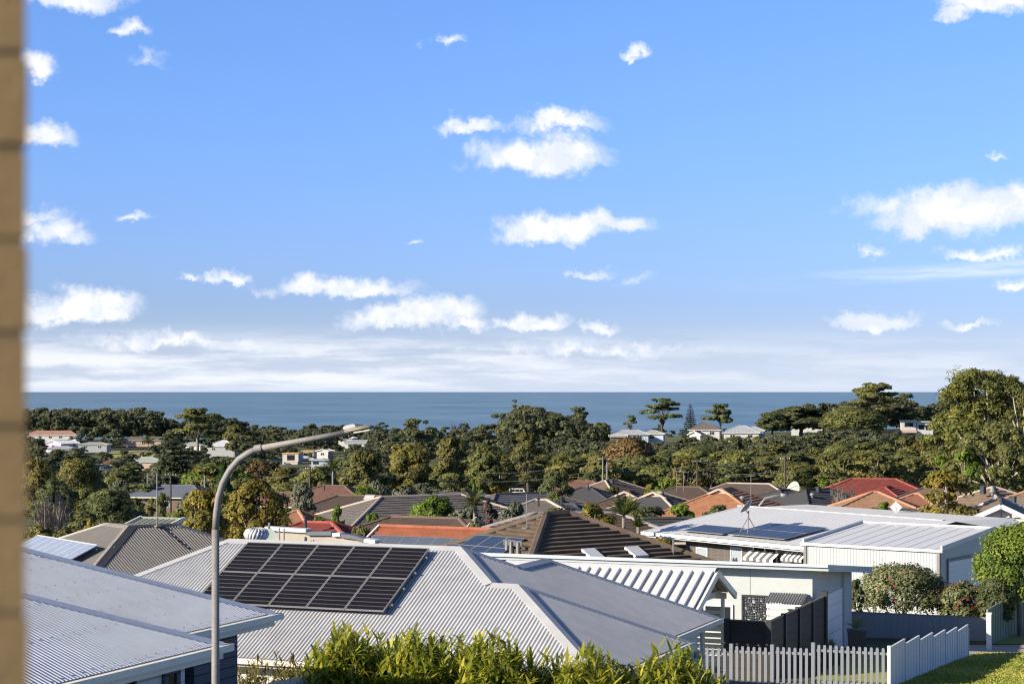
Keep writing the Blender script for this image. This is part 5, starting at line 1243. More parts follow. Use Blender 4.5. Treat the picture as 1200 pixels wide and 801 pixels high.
def crown_clumps(kind, h, r, rs, n):
    """clump spheres of a crown standing on the origin, height h, radius r"""
    out = []
    def add(x, y, z, q, fl=.8): out.append((x, y, z, q, fl, .45 + .24 * rs.normal()))
    if kind == 'gum':                                    # several uneven heads at different heights
        L = max(4, int(n / 9)); heads = []
        for k in range(L):
            a = 2.4 * k + rs.uniform(0, 1.2); f = (k + .5) / L; zz = h * (.34 + .58 * f); rr_ = r * (1.0 - .75 * abs(f - .35) ** 1.1) * rs.uniform(.35, .78)
            heads.append((math.cos(a) * rr_, math.sin(a) * rr_, zz, r * rs.uniform(.26, .44) * (.56 if n >= 200 else 1)))
        heads.append((rs.uniform(-.15, .15) * r, rs.uniform(-.15, .15) * r, h * .9, r * .34))
        for (x, y, z, q) in heads:
            for k in range(int(n / L)):
                d = rs.normal(size=3); d /= np.linalg.norm(d); d[2] = abs(d[2]) * .9 - .25; s = rs.uniform(.6, 1.0)
                add(x + d[0] * q * s, y + d[1] * q * s, z + d[2] * q * s * .8, q * rs.uniform(.36, .60), .9)
        return out, heads
    if kind == 'umbrella':                               # flat layered plates on bare limbs
        heads = []
        for k in range(max(5, int(n / 12))):
            a = 2.4 * k + rs.uniform(0, 1); f = rs.uniform(0, 1); zz = h * (.50 + .46 * f); rr_ = r * rs.uniform(.15, .85) * (1.1 - .55 * f)
            heads.append((math.cos(a) * rr_, math.sin(a) * rr_, zz, r * rs.uniform(.24, .40)))
        heads.append((0, 0, h * .96, r * .4))
        for (x, y, z, q) in heads:
            for k in range(12):
                a = rs.uniform(0, 6.28); s = q * math.sqrt(rs.random()); add(x + math.cos(a) * s, y + math.sin(a) * s, z + rs.uniform(-.06, .10) * q, q * rs.uniform(.3, .48), .6)
        return out, heads
    if kind == 'round':
        for k in range(n):
            d = rs.normal(size=3); d /= np.linalg.norm(d); d[2] = d[2] if d[2] > -.55 else -d[2]; s = rs.uniform(.72, .95)
            add(d[0] * r * s, d[1] * r * s, h * .52 + d[2] * h * .42 * s, r * rs.uniform(.18, .30), .85)
        return out, [(0, 0, h * .5, r * .5)]
    if kind == 'cone':
        for k in range(n):
            f = rs.random() ** .8; a = rs.uniform(0, 6.28); q = r * (1.02 - f) * rs.uniform(.7, 1.0); add(math.cos(a) * q, math.sin(a) * q, h * (.08 + .90 * f), r * (.16 + .14 * (1 - f)), 1.2)
        return out, [(0, 0, h * .9, r * .1)]
    return out, []
PROTO = {}
def proto(kind, var, M, n=60, per=46, leaf=.5, hr=(10, 4), bark=None, jit=.36):
    key = (kind, var, M.name, n, per, leaf, hr)
    if key in PROTO: return PROTO[key]
    rs = np.random.RandomState(hash((kind, var, n, per)) % 100000 if False else (len(kind) * 131 + var * 977 + n * 13 + per))
    h, r = hr; cl, heads = crown_clumps(kind, h, r, rs, n)
    C, Nn, s, T = clump_leaves(cl, per, leaf, rs, jit)
    crown = leaf_mesh('crown', C, Nn, s, T, rs, .62, M, .2 if n >= 200 and kind == 'gum' else .5)
    tr = MB(); th = h * (.45 if kind != 'umbrella' else .62); tr_r = max(.10, h * .022)
    bend = rs.uniform(-.05, .05, 2) * h; tp = Vector((bend[0], bend[1], th))
    tr.tube([(0, 0, -.6), (bend[0] * .3, bend[1] * .3, th * .5), tp], [tr_r * 1.3, tr_r, tr_r * .75], 7)
    if kind in ('gum', 'umbrella'):
        for (x, y, z, q) in heads:
            e = Vector((x, y, z)); st = Vector((bend[0] * .6, bend[1] * .6, th * rs.uniform(.55, 1.0))); mid = st.lerp(e, .5) + Vector((0, 0, .05 * h))
            tr.tube([st, mid, e], [tr_r * .55, tr_r * .35, tr_r * .15], 5)
    else:
        tr.tube([tp, (0, 0, h * .85)], [tr_r * .7, tr_r * .2], 6)
    t = tr.build('trunk', bark or M_BARK, None, smooth=True); tm = t.data; bpy.data.objects.remove(t)
    PROTO[key] = (crown, tm, h, r)
    return PROTO[key]
def plant(name, label, cat, pr, loc, h, r, rot, group=None, parts=True):
    crown, tm, h0, r0 = pr
    root = thing(name, label, cat, loc, rot, group); root.scale = (r / r0, r / r0, h / h0)
    for nm, me in (('trunk', tm), ('crown', crown)):
        o = bpy.data.objects.new(nm, me); COL.objects.link(o); o.parent = root
    return root
RV = random.Random(77)
def tree(name, label, px, ytop, D, wpx, pr, cat='tree', group=None, sink=0.0, dx=0.0):
    """a tree whose top the photo shows at (px, ytop) and whose crown is wpx wide, standing on the ground D metres away"""
    x = (px - 600) / F * D; g = ground(x, D) - sink; zt = EYE - (ytop - 458) / F * D
    return plant(name, label, cat, pr, (x, D, g), max(1.0, zt - g), wpx / F * D / 2, RV.uniform(0, 6.28), group)

# -- named trees and shrubs of the middle distance
G = lambda v, M=LM_GUM, n=80, per=60, leaf=.5: proto('gum', v, M, n, per, leaf)
big = proto('gum', 11, leaf_mat('big gum leaves', (.095, .110, .034), (.185, .195, .055), (.330, .300, .085), .45, .2), 420, 100, .36, (21, 8.5), M_BARKP)
tree('gum_tree', 'very tall olive green gum tree towering at the right, left of its paler neighbour', 1152, 427, 245, 172, big)
tree('gum_tree', 'tall pale olive gum tree cut by the right edge beside the towering gum', 1204, 446, 236, 86, proto('gum', 12, LM_OLIVE, 200, 90, .36, (19, 5.5), M_BARKP))
tree('gum_tree', 'lower grey green gum at the dark foot of the towering gum tree', 1172, 496, 226, 140, proto('gum', 13, LM_GUM, 220, 90, .36, (12, 6.2), M_BARKP))
tree('gum_tree', 'yellow green sapling gum in front of the towering gum at its left foot', 1104, 530, 232, 40, proto('gum', 14, LM_BRIGHT, 70, 70, .34, (9, 2.2)))
tree('gum_tree', 'bright lime green bushy tree at the foot of the towering gum', 1133, 523, 224, 44, proto('gum', 15, LM_BRIGHT, 70, 70, .34, (9, 2.2)))
tree('gum_tree', 'thin yellowish bronze gum tree in front of the right hand tiled roofs', 1112, 548, 131, 90, proto('gum', 16, LM_AUTUMN, 110, 40, .24, (7.6, 2.3), M_BARKP))
tree('shrub', 'small bright green shrub right under the thin yellowish gum', 1132, 590, 127, 62, proto('round', 17, LM_OLIVE, 60, 50, .24, (5, 2)), 'shrub')
tree('round_shrub', 'round green ball tree among the tiled roofs left of centre', 508, 577, 152, 62, proto('round', 18, LM_BRIGHT, 150, 110, .20, (5.5, 2.1)), 'shrub')
tree('gum_tree', 'bushy bronze green tree just right of the lamp post', 298, 559, 112, 90, proto('gum', 19, LM_AUTUMN, 130, 80, .24, (7, 2.6)))
tree('gum_tree', 'bronze and orange bushy tree behind the lamp post', 240, 571, 106, 68, proto('gum', 20, LM_AUTUMN, 110, 80, .24, (6, 2.2)))
tree('gum_tree', 'darker bushy tree at the end of the bronze bushes', 322, 575, 122, 40, proto('gum', 21, LM_GUM, 90, 70, .26, (6, 2)))
tree('round_tree', 'dark green dense round tree behind the dark grey corrugated roof', 129, 568, 188, 58, proto('round', 22, LM_DARK, 170, 110, .30, (9, 3)))
tree('round_tree', 'broad olive dome shaped tree in the left valley', 91, 533, 330, 54, proto('round', 23, LM_OLIVE, 170, 100, .45, (12, 5)))
tree('gum_tree', 'dark tree against the brick wall edge at the left', 44, 536, 300, 50, proto('gum', 24, LM_OLIVE, 130, 80, .42, (12, 4.5)))
tree('gum_tree', 'dark spreading tree below the olive dome at the left', 66, 562, 215, 58, proto('gum', 25, LM_DARK, 140, 90, .34, (9, 3.4)))
tree('shrub', 'small bronze shrub just left of the dark grey corrugated roof', 106, 604, 120, 24, proto('round', 26, LM_AUTUMN, 60, 60, .18, (3, 1)), 'shrub')
tree('shrub', 'low bright hedge shrub beside the dark grey roof and bare twigs', 78, 618, 100, 54, proto('round', 27, LM_OLIVE, 90, 60, .2, (3, 1.3)), 'shrub')
tree('shrub', 'grey green bushy tree in front of the blue grey tiled house', 220, 579, 212, 34, proto('gum', 28, LM_GREY, 90, 70, .26, (5, 2)), 'shrub')
tree('shrub', 'dull green bush left of the grey green bushy tree', 190, 578, 215, 26, proto('gum', 29, LM_GUM, 80, 60, .26, (5, 2)), 'shrub')
tree('round_tree', 'grey green round tree above the orange brown hip roof', 356, 567, 182, 40, proto('gum', 30, LM_GREY, 130, 80, .28, (7, 2.4)))
tree('shrub', 'small bright round shrub right of the orange brown roof', 373, 601, 142, 20, proto('round', 31, LM_BRIGHT, 60, 60, .2, (3.5, 1.1)), 'shrub')
tree('shrub', 'bright leafy shrub in front of the brick gable', 395, 591, 150, 26, proto('gum', 32, LM_BRIGHT, 60, 60, .22, (4.5, 1.3)), 'shrub')
tree('shrub', 'small yellow green tree at the end of the long grey roof', 437, 597, 130, 22, proto('gum', 33, LM_BRIGHT, 60, 60, .22, (4, 1)), 'shrub')
tree('shrub', 'low yellowish shrub below the small yellow green tree', 424, 615, 112, 42, proto('round', 34, LM_OLIVE, 60, 50, .18, (2.5, 1.3)), 'shrub')
tree('shrub', 'bright green dense shrub behind the wide dark brown roof', 424, 571, 215, 36, proto('gum', 35, LM_BRIGHT, 80, 70, .28, (5, 2.2)), 'shrub')
tree('shrub', 'silver grey shrub right of the wide dark brown roof', 472, 571, 205, 42, proto('gum', 36, LM_GREY, 110, 70, .28, (5, 2.2)), 'shrub')
tree('shrub', 'olive shrub rising above the silver grey shrub', 476, 561, 222, 30, proto('round', 37, LM_OLIVE, 90, 70, .28, (6, 2)), 'shrub')
tree('shrub', 'pale dry green shrub beyond the bright shrub', 443, 563, 235, 34, proto('gum', 38, LM_GREY, 80, 70, .3, (5, 2)), 'shrub')
tree('conifer', 'narrow yellow green conifer above the small palm left of centre', 555, 561, 150, 17, proto('cone', 39, LM_BRIGHT, 70, 60, .22, (5, .8)))
tree('shrub', 'pale flowering oleander shrub left of the grey brown roof', 601, 588, 124, 46, proto('gum', 40, LM_GREY, 110, 70, .2, (5, 1.8)), 'shrub')
tree('shrub', 'dark purplish shrub beside the small palm', 573, 586, 138, 30, proto('gum', 41, leaf_mat('purple leaves', (.05, .035, .035), (.09, .06, .055), (.16, .11, .09), .2, .1), 70, 60, .2, (5, 1.6)), 'shrub')
tree('shrub', 'pale green shrub in front of the purplish shrub', 556, 607, 116, 34, proto('gum', 42, LM_GREY, 70, 50, .2, (4, 1.4)), 'shrub')
tree('shrub', 'small golden shrub at the left hip of the brown tiled roof', 581, 610, 104, 17, proto('round', 43, LM_YELLOW, 50, 60, .15, (4, .6)), 'shrub')
tree('round_tree', 'dark green round tree standing between the roofs right of centre', 653, 548, 186, 46, proto('gum', 44, LM_DARK, 170, 90, .30, (10, 2.8)))
tree('round_shrub', 'very dark rounded bush at the bushland edge beside the power poles', 691, 549.5, 330, 30, proto('round', 45, LM_DARK, 110, 90, .36, (7, 2.4)), 'shrub')
tree('shrub', 'bright yellow leaved shrub left of the feather palm', 698, 587, 108, 56, proto('gum', 46, LM_YELLOW, 100, 60, .22, (5, 1.2)), 'shrub')
tree('shrub', 'yellow green shrub hiding the ridge right of the brown tiled roof', 676, 602, 110, 36, proto('gum', 47, LM_BRIGHT, 80, 60, .2, (4, 1.2)), 'shrub')
tree('shrub', 'bronze green shrub between the grey roofs above the yellow shrub', 690, 584, 178, 26, proto('round', 48, LM_AUTUMN, 60, 60, .24, (5, 1.6)), 'shrub')
tree('shrub', 'olive shrub in front of the pale hip line roof', 717, 569, 236, 30, proto('gum', 49, LM_OLIVE, 70, 60, .28, (5, 1.6)), 'shrub')
tree('shrub', 'golden green broad leaved shrub behind the charcoal roof', 762, 564, 250, 22, proto('gum', 50, LM_YELLOW, 60, 60, .28, (5, 1.3)), 'shrub')
tree('shrub', 'bright green spreading shrub right of the golden shrub', 783, 559.5, 258, 40, proto('gum', 51, LM_BRIGHT, 80, 70, .3, (6, 2.4)), 'shrub')
tree('shrub', 'yellow leaved shrub under the eave of the wide white roof', 777, 630, 106, 62, proto('gum', 52, LM_YELLOW, 90, 50, .22, (4, 1.7)), 'shrub')
tree('shrub', 'bright green shrub before the red roof at the bushland edge', 968, 562, 275, 34, proto('gum', 53, LM_BRIGHT, 80, 60, .3, (5, 2)), 'shrub')
tree('shrub', 'golden shrub touching the left end of the deep red roof', 985, 560, 270, 22, proto('gum', 54, LM_YELLOW, 60, 60, .3, (5, 1.5)), 'shrub')
tree('shrub', 'reddish leaved shrub on the garage side of the white parapet', 976, 592, 140, 32, proto('round', 55, leaf_mat('red brown leaves', (.07, .03, .02), (.13, .055, .035), (.2, .09, .06), .2, .1), 60, 60, .2, (5, 1)), 'shrub')
tree('shrub', 'small green shrub above the white parapet beside the diamond antenna', 1034, 583, 148, 26, proto('gum', 56, LM_BRIGHT, 60, 60, .22, (5, 1)), 'shrub')
tree('round_tree', 'large bright green feathery tree at the right edge behind the green fence', 1196, 607, 80, 102, proto('round', 57, LM_BRIGHT, 260, 130, .14, (5.6, 2.3)))
tree('shrub', 'dark shady shrub at the foot of the large bright green tree', 1168, 668, 79, 44, proto('round', 58, LM_DARK, 110, 90, .14, (3.2, 1)), 'shrub')
tree('shrub', 'dark green shrub squeezed beside the white house corner', 1003, 672, 82, 18, proto('round', 59, LM_DARK, 70, 70, .13, (3, .5)), 'shrub')

# -- standout trees further off
U = lambda v, M=LM_DARK, n=96, per=60, leaf=.6: proto('umbrella', v, M, n, per, leaf, (14, 5.5), M_BARKD)
tree('gum_tree', 'tall dark layered gum with a bare dark trunk left of centre', 490, 490, 400, 56, proto('umbrella', 60, LM_DARK, 130, 90, .5, (19, 5), M_BARKD))
tree('gum_tree', 'lower grey green crown around the tall dark layered gum', 480, 520, 392, 62, G(61, LM_GUM, 150, 80, .48))
tree('gum_tree', 'yellow olive gum right of the tall dark layered gum', 528, 512, 410, 42, G(62, LM_OLIVE, 140, 80, .48))
tree('gum_tree', 'dark green gum left of the open trunked gum in the centre', 570, 522, 385, 52, G(63, LM_GUM, 150, 80, .48))
tree('gum_tree', 'open crowned gum with visible twin trunks in the centre', 620, 503, 375, 46, proto('gum', 64, LM_OLIVE, 110, 70, .46, (17, 4.4), M_BARKD))
tree('gum_tree', 'rounded olive tree in the centre left above the dark brown roofs', 428, 527, 345, 58, G(65, LM_OLIVE, 150, 80, .46))
tree('gum_tree', 'big rusty brown tree in the middle of the bushland', 738, 510, 455, 60, proto('round', 66, LM_RUST, 230, 90, .6, (13, 6)))
tree('pine_tree', 'dark flat topped layered pine standing above the sea on the ridge', 776, 467, 690, 52, U(67, LM_DARK, 120))
tree('gum_tree', 'broad umbrella shaped tree beside the two storey white house', 845, 474, 650, 42, proto('umbrella', 68, LM_DARK, 150, 80, .6, (11, 5.5), M_BARKD))
tree('gum_tree', 'great domed tree rising above the sea horizon at the right', 1022, 449, 640, 66, proto('umbrella', 69, LM_GUM, 190, 90, .6, (15, 7), M_BARKD))
tree('gum_tree', 'dark tree with a flat tiered crown right of the great domed tree', 1062, 461, 650, 34, U(70, LM_DARK))
tree('gum_tree', 'tall dark tree mass below the great domed tree', 1000, 478, 620, 74, proto('round', 71, LM_GUM, 220, 80, .6, (12, 6)))
tree('gum_tree', 'dark leafy tree clump left of the great domed tree', 938, 477, 650, 84, G(72, LM_DARK, 170, 80, .6))
tree('gum_tree', 'twin headed dark tree at the ridge between verandah house and domed tree', 905, 484, 640, 46, G(73, LM_DARK, 130, 80, .6))
tree('gum_tree', 'wind shaped dark tree crowning the central headland', 622, 478, 700, 70, proto('umbrella', 74, LM_DARK, 190, 80, .6, (14, 7), M_BARKD))
tree('gum_tree', 'small lone umbrella crown poking above the central headland', 604, 467, 720, 14, proto('umbrella', 75, LM_DARK, 60, 60, .5, (16, 2.4), M_BARKD), dx=0)
tree('gum_tree', 'dark tree with round heads right of the central headland', 678, 477, 690, 32, U(76))
tree('round_tree', 'dark round tree on the ridge left of the pale blue house', 704, 494, 660, 28, proto('round', 77, LM_DARK, 120, 80, .6, (9, 4)))
tree('gum_tree', 'small dark tree behind the pale blue house', 739, 487, 690, 20, U(78))
for k, (x, y) in enumerate(((447, 494), (453, 497))):
    tree('gum_tree', ('slim umbrella crowned tree, the taller of two against the sea', 'slim umbrella crowned tree, the shorter of two against the sea')[k], x, y, 880, 13, proto('umbrella', 79 + k, LM_DARK, 48, 50, .55, (15, 2.6), M_BARKD), group='twin slim trees against the sea')
tree('gum_tree', 'dark gum tree cluster rising left of the street lamp bend', 232, 479, 760, 70, proto('umbrella', 81, LM_GUM, 190, 80, .6, (15, 7), M_BARK))
tree('gum_tree', 'olive brown rounded gum beside the white pyramid roof', 276, 497, 740, 34, G(82, LM_OLIVE, 120, 80, .6))

# -- Norfolk pines
def norfolk(label, px, ytop, D, wpx, n_t, var, open_=.6):
    x = (px - 600) / F * D; g = ground(x, D); h = EYE - (ytop - 458) / F * D - g; r = wpx / F * D / 2
    rs = np.random.RandomState(var); C, Nn, T, Sz = [], [], [], []
    root = thing('norfolk_pine', label, 'pine tree', (x, D, g)); tr = MB(); tr.tube([(0, 0, -.5), (0, 0, h * .98)], [h * .022, .03], 7)
    for i in range(n_t):
        f = (i + .3) / n_t; z = h * (.10 + .88 * f); rr_ = r * (1 - f) ** .85 + .25
        for k in range(8):
            a = k * math.pi / 4 + i * .5 + rs.uniform(-.15, .15); L = rr_ * rs.uniform(.8, 1.05)
            tr.tube([(0, 0, z), (math.cos(a) * L, math.sin(a) * L, z + L * .12)], [.05, .02], 4, False)
            m_ = int(12 + 26 * L)
            t = rs.uniform(.15, 1, m_) ** .8 * L
            C.append(np.stack([np.cos(a) * t + rs.normal(size=m_) * .12 * L * open_, np.sin(a) * t + rs.normal(size=m_) * .12 * L * open_, z + t * .12 + rs.normal(size=m_) * .05 * L + .05], 1))
            nn = rs.normal(size=(m_, 3)) * .5; nn[:, 2] += 1; nn[:, 0] += .4 * np.cos(a); nn[:, 1] += .4 * np.sin(a); Nn.append(nn); T.append(.45 + .25 * rs.normal(size=m_)); Sz.append(np.full(m_, max(.28, r * .13)) * rs.uniform(.6, 1.3, m_))
    tr.build('trunk', M_BARKD, root, world=False)
    me = leaf_mesh('foliage', np.concatenate(C), np.concatenate(Nn), np.concatenate(Sz), np.concatenate(T), rs, .6, LM_PINE); o = bpy.data.objects.new('foliage', me); COL.objects.link(o); o.parent = root
norfolk('slender dark Norfolk pine beside the two storey white house', 809, 472, 650, 22, 17, 1)
norfolk('broad tiered pine in the left valley above the blue grey tiled house', 204, 514, 420, 64, 12, 2, 1.2)
norfolk('small Norfolk pine tip on the central headland', 634, 474, 735, 13, 12, 3)
norfolk('small pointed pine just right of the central headland', 647, 484, 700, 14, 11, 4)
tree('conifer', 'dark green leaning cypress left of the street lamp bend', 262, 541, 300, 34, proto('cone', 83, leaf_mat('cypress leaves', (.015, .035, .010), (.03, .065, .014), (.06, .11, .02), .15, .1), 140, 80, .34, (9, 2.6)))

# -- palms
def palm(label, px, ytop, D, wpx, nf, var, M=LM_PALM, upright=.5, stem=True, group=None):
    x = (px - 600) / F * D; g = ground(x, D); h = EYE - (ytop - 458) / F * D - g; L = wpx / F * D / 2 * 1.25
    rs = np.random.RandomState(var); root = thing('palm_tree', label, 'palm', (x, D, g), 0, group)
    hb = h - L * (.35 + .5 * upright)
    t = MB(); t.tube([(0, 0, -.4), (rs.uniform(-.1, .1), .05, hb * .6), (0, 0, hb)], [.14 + .008 * h, .12, .10], 8); t.build('trunk', M_BARK, root, world=False, smooth=True)
    for k in range(nf):
        a = 2.4 * k; el = R(78 - 70 * (k / nf) * (1.25 - .5 * upright)) ; m = MB(); p = Vector((0, 0, hb)); d = Vector((math.cos(a) * math.cos(el), math.sin(a) * math.cos(el), math.sin(el)))
        pts = [p.copy()]; st = 9
        for i in range(st): p = p + d * (L / st); d = (d + Vector((0, 0, -.05 - .10 * i / st * (1.4 - upright)))).normalized(); pts.append(p.copy())
        m.tube(pts, [.03 - .0024 * i for i in range(st + 1)], 4, False); C = []
        for i in range(1, 26):
            f = i / 25 * st; j = min(int(f), st - 1); q = pts[j].lerp(pts[j + 1], f - j); tg = (pts[j + 1] - pts[j]).normalized(); sd = tg.cross(Z); sd = sd.normalized() if sd.length > .01 else Vector((1, 0, 0)); ll = L * .30 * math.sin(math.pi * (.12 + .86 * i / 25)) + .05
            for s in (-1, 1):
                e = q + (sd * s + tg * .55 - Z * .28 + Vector(rs.normal(size=3)) * .07) * ll; w = tg * (.035 * L * .5 + .012)
                m.poly([q - w, q + w, e]) 
        o = m.build('frond', M, root, world=False); at_ = o.data.attributes.new('tint', 'FLOAT', 'FACE'); at_.data.foreach_set('value', np.clip(rs.normal(size=len(o.data.polygons)) * .15 + rs.uniform(.3, .7), 0, 1).astype(np.float32))
palm('feather leaved palm with upright fronds beside the yellow shrub', 731, 581, 110, 42, 13, 1, LM_PALM, 1.0)
palm('small low palm in front of the feather leaved palm', 748, 606, 104, 22, 9, 2, LM_PALM, .9)
palm('small drooping palm below the narrow conifer', 556, 580, 142, 36, 15, 3, leaf_mat('dusty palm leaves', (.05, .06, .02), (.10, .11, .04), (.2, .19, .09), .2, .1), .3)
palm('dark palm among the trees of the left valley', 66, 564, 262, 36, 16, 4, LM_PALM, .3)
palm('palm on the edge of the yellow paddock', 174, 514, 780, 20, 14, 5, LM_PALM, .2)
palm('tall palm with a thin pale trunk in the left valley', 152, 549, 400, 26, 14, 6, LM_PALM, .2)
palm('round headed palm below the blue grey modern house', 390, 540, 470, 28, 16, 7, LM_PALM, .2)
palm('bushy palm under the long branch of the street lamp', 346, 552, 560, 22, 14, 8, LM_PALM, .2)

# -- bare twiggy shrubs
def twigs(label, px, ytop, D, wpx, n, var, M=None):
    x = (px - 600) / F * D; g = ground(x, D); h = EYE - (ytop - 458) / F * D - g; r = wpx / F * D / 2
    rr = random.Random(var); root = thing('bare_shrub', label, 'bare shrub', (x, D, g)); m = MB()
    for k in range(n):
        a = rr.uniform(0, 6.28); s = rr.uniform(.3, 1); e = Vector((math.cos(a) * r * s, math.sin(a) * r * s, h * rr.uniform(.6, 1.0))); b = Vector((math.cos(a) * .1, math.sin(a) * .1, 0)); mid = b.lerp(e, .55) + Vector((rr.uniform(-.2, .2), rr.uniform(-.2, .2), h * .06))
        w = max(.012, D * .00018); m.tube([b, mid, e], [w * 2, w * 1.4, w * .6], 4, False)
        for j in range(5):
            q = mid.lerp(e, rr.random()); m.tube([q, q + Vector((rr.uniform(-.3, .3) * r, rr.uniform(-.3, .3) * r, rr.uniform(.08, .25) * h))], [w, w * .4], 3, False)
    m.build('branches', M or mat('dry twig', (.26, .21, .17), .9, var=.2), root, world=False)
twigs('dry bare twiggy shrub at the left in front of the dark trees', 60, 585, 128, 46, 90, 1)
twigs('bare grey shrub in front of the red roof', 990, 574, 205, 32, 80, 2)
twigs('leafless purplish tree against the sea left of the central headland', 539, 500, 800, 24, 90, 3, mat('mauve twig', (.15, .12, .125), .9))
# -- the bushland: gum trees one by one, nearest first, and the far wood beyond them as one mass
def build_bush():
    rr = random.Random(31)
    kinds = [proto('gum', 100 + k, M, 70, 44, .62, (10, 4.2), M_BARK) for k, M in enumerate((LM_GUM, LM_GUM, LM_GUM, LM_OLIVE, LM_GUM, LM_DARK))] + [proto('round', 107, LM_GUM, 90, 44, .62, (9, 4.2)), proto('umbrella', 108, LM_DARK, 84, 44, .62, (12, 4.6), M_BARKD), proto('gum', 109, LM_OLIVE, 70, 44, .62, (10, 4.2), M_BARKP)]
    vk = [proto('gum', 120, LM_GREY, 70, 44, .6, (10, 4.2)), proto('round', 121, LM_OLIVE, 90, 44, .6, (9, 4.2)), proto('gum', 122, LM_DARK, 70, 44, .6, (10, 4.2)), proto('round', 123, LM_BRIGHT, 80, 44, .6, (9, 4.2)), proto('gum', 124, LM_RUST, 70, 44, .6, (10, 4.2))]
    SP = []
    # clear spots: houses of the middle and far distance, with the view to them kept free
    clear = [(608, 470, 28, 585), (826, 630, 28, 515), (869, 625, 34, 511), (738, 660, 30, 511), (1074, 640, 30, 506), (63, 900, 40, 514), (73, 860, 30, 528), (111, 850, 30, 524), (169, 640, 26, 543), (170, 930, 44, 521), (148, 860, 44, 530), (116, 560, 16, 549), (263, 800, 22, 532), (340, 720, 26, 546), (378, 690, 26, 546), (416, 820, 12, 520), (206, 330, 54, 584), (950, 690, 14, 499), (226, 840, 12, 522), (333, 262, 12, 584), (391, 245, 20, 580), (381, 760, 10, 530), (490, 880, 8, 509)]
    def blocked(px, D, h, x, g):
        for (cx, cd, cw, yb) in clear:                   # keep each house itself clear, and let lower trees stand in front of it
            if abs(px - cx) < cw / 2 + 4:
                if cd - 12 < D < cd + 12: return True
                if D <= cd - 12 and 458 + (EYE - g - h) / D * F < yb - 3: return True
        return False
    def band(x0, x1, d0, d1, sp, hmin, hmax, lim=None, tag_='right'):
        D = d0
        while D < d1:
            step = sp / D * F; px = x0 + rr.uniform(0, step)
            while px < x1:
                q = px + rr.uniform(-.35, .35) * step; dd = D + rr.uniform(-.4, .4) * sp
                x = (q - 600) / F * dd; g = ground(x, dd); h = rr.uniform(hmin, hmax)
                if lim:
                    ymin = lim(q, dd) + rr.uniform(-2, 5); h = min(h, EYE - (ymin - 458) / F * dd - g)
                if h > 2.2 and not blocked(q, dd, h, x, g): SP.append((dd, q, x, g, h, tag_))
                px += step
            D += sp * .82
    def lim_r(px, D):                                   # where the photo shows the tree tops, by column
        T = [(-80, 500), (40, 532), (100, 545), (150, 552), (210, 556), (300, 552), (400, 545), (470, 540), (540, 536), (580, 518), (640, 512), (700, 517), (740, 520), (790, 520), (840, 517), (900, 512), (940, 508), (980, 500), (1050, 506), (1100, 512), (1300, 500)]
        for (a, b), (c, d) in zip(T[:-1], T[1:]):
            if a <= px <= c: return b + (d - b) * (px - a) / (c - a)
        return 510
    band(545, 1330, 398, 632, 9.6, 6.5, 10.5, lim_r, 'slope')
    band(-60, 545, 365, 560, 14.5, 4, 10, None, 'valley')
    band(-60, 560, 560, 930, 18.0, 4, 12, None, 'valley')
    band(-60, 545, 250, 360, 14.5, 2.5, 7, None, 'valley')
    SP.sort(key=lambda s: s[0])
    lab = {'slope': 'olive green gum tree of the bushland on the slope below the ridge houses', 'valley': 'green gum tree among the scattered trees of the left valley'}
    grp = {'slope': 'gum trees of the bushland slope', 'valley': 'trees scattered in the left valley'}
    rest = []
    cnt = {'slope': 0, 'valley': 0}
    for (D, px, x, g, h, t) in SP:
        if cnt['slope'] + cnt['valley'] < 292 and -5 < px < 1215:
            k = rr.choice(kinds if t == 'slope' else kinds + vk); cnt[t] += 1
            plant('gum_tree', lab[t], 'tree', k, (x, D, g), h, min(h * .52, 5.4) * rr.uniform(.85, 1.15), rr.uniform(0, 6.28), grp[t])
        else: rest.append((x, D, g, h))
    # far wood: ridge top, headlands and the shore belt
    def belt(x0, x1, d0, d1, sp, top):
        D = d0
        while D < d1:
            step = sp / D * F; px = x0
            while px < x1:
                q = px + rr.uniform(-.4, .4) * step; dd = D + rr.uniform(-.4, .4) * sp; x = (q - 600) / F * dd; g = ground(x, dd); y = top(q) + rr.choice((-5, -2, 0, 2, 4, 7, 10)) + rr.uniform(-1.5, 1.5); h = EYE - (y - 458) / F * dd - g
                if 3 < h and not blocked(q, dd, h, x, g): rest.append((x, dd, g, min(h, 19)))
                px += step
            D += sp
    def skyline(px):
        T = [(-100, 482), (60, 478), (130, 480), (165, 476), (195, 490), (212, 500), (225, 482), (285, 491), (300, 500), (340, 503), (365, 498), (420, 500), (440, 506), (480, 508), (545, 512), (565, 500), (585, 484), (610, 477), (645, 481), (660, 492), (676, 482), (695, 500), (720, 503), (790, 500), (800, 506), (860, 508), (900, 489), (925, 480), (960, 474), (985, 476), (1010, 462), (1040, 466), (1075, 476), (1090, 482), (1100, 470), (1300, 455)]
        for (a, b), (c, d) in zip(T[:-1], T[1:]):
            if a <= px <= c: return b + (d - b) * (px - a) / (c - a)
        return 490
    belt(-80, 200, 940, 1120, 11, lambda p: skyline(p) + 3)
    belt(200, 560, 930, 1080, 12, lambda p: skyline(p) + 3)
    belt(560, 700, 660, 800, 13, lambda p: skyline(p) + 2)
    belt(700, 900, 690, 760, 12, lambda p: max(skyline(p), 503))
    belt(890, 1330, 645, 780, 9, lambda p: skyline(p) + 3)
    # one mesh: copies of the crowns
    rs = np.random.RandomState(5); Vs, Ts = [], []; src = []
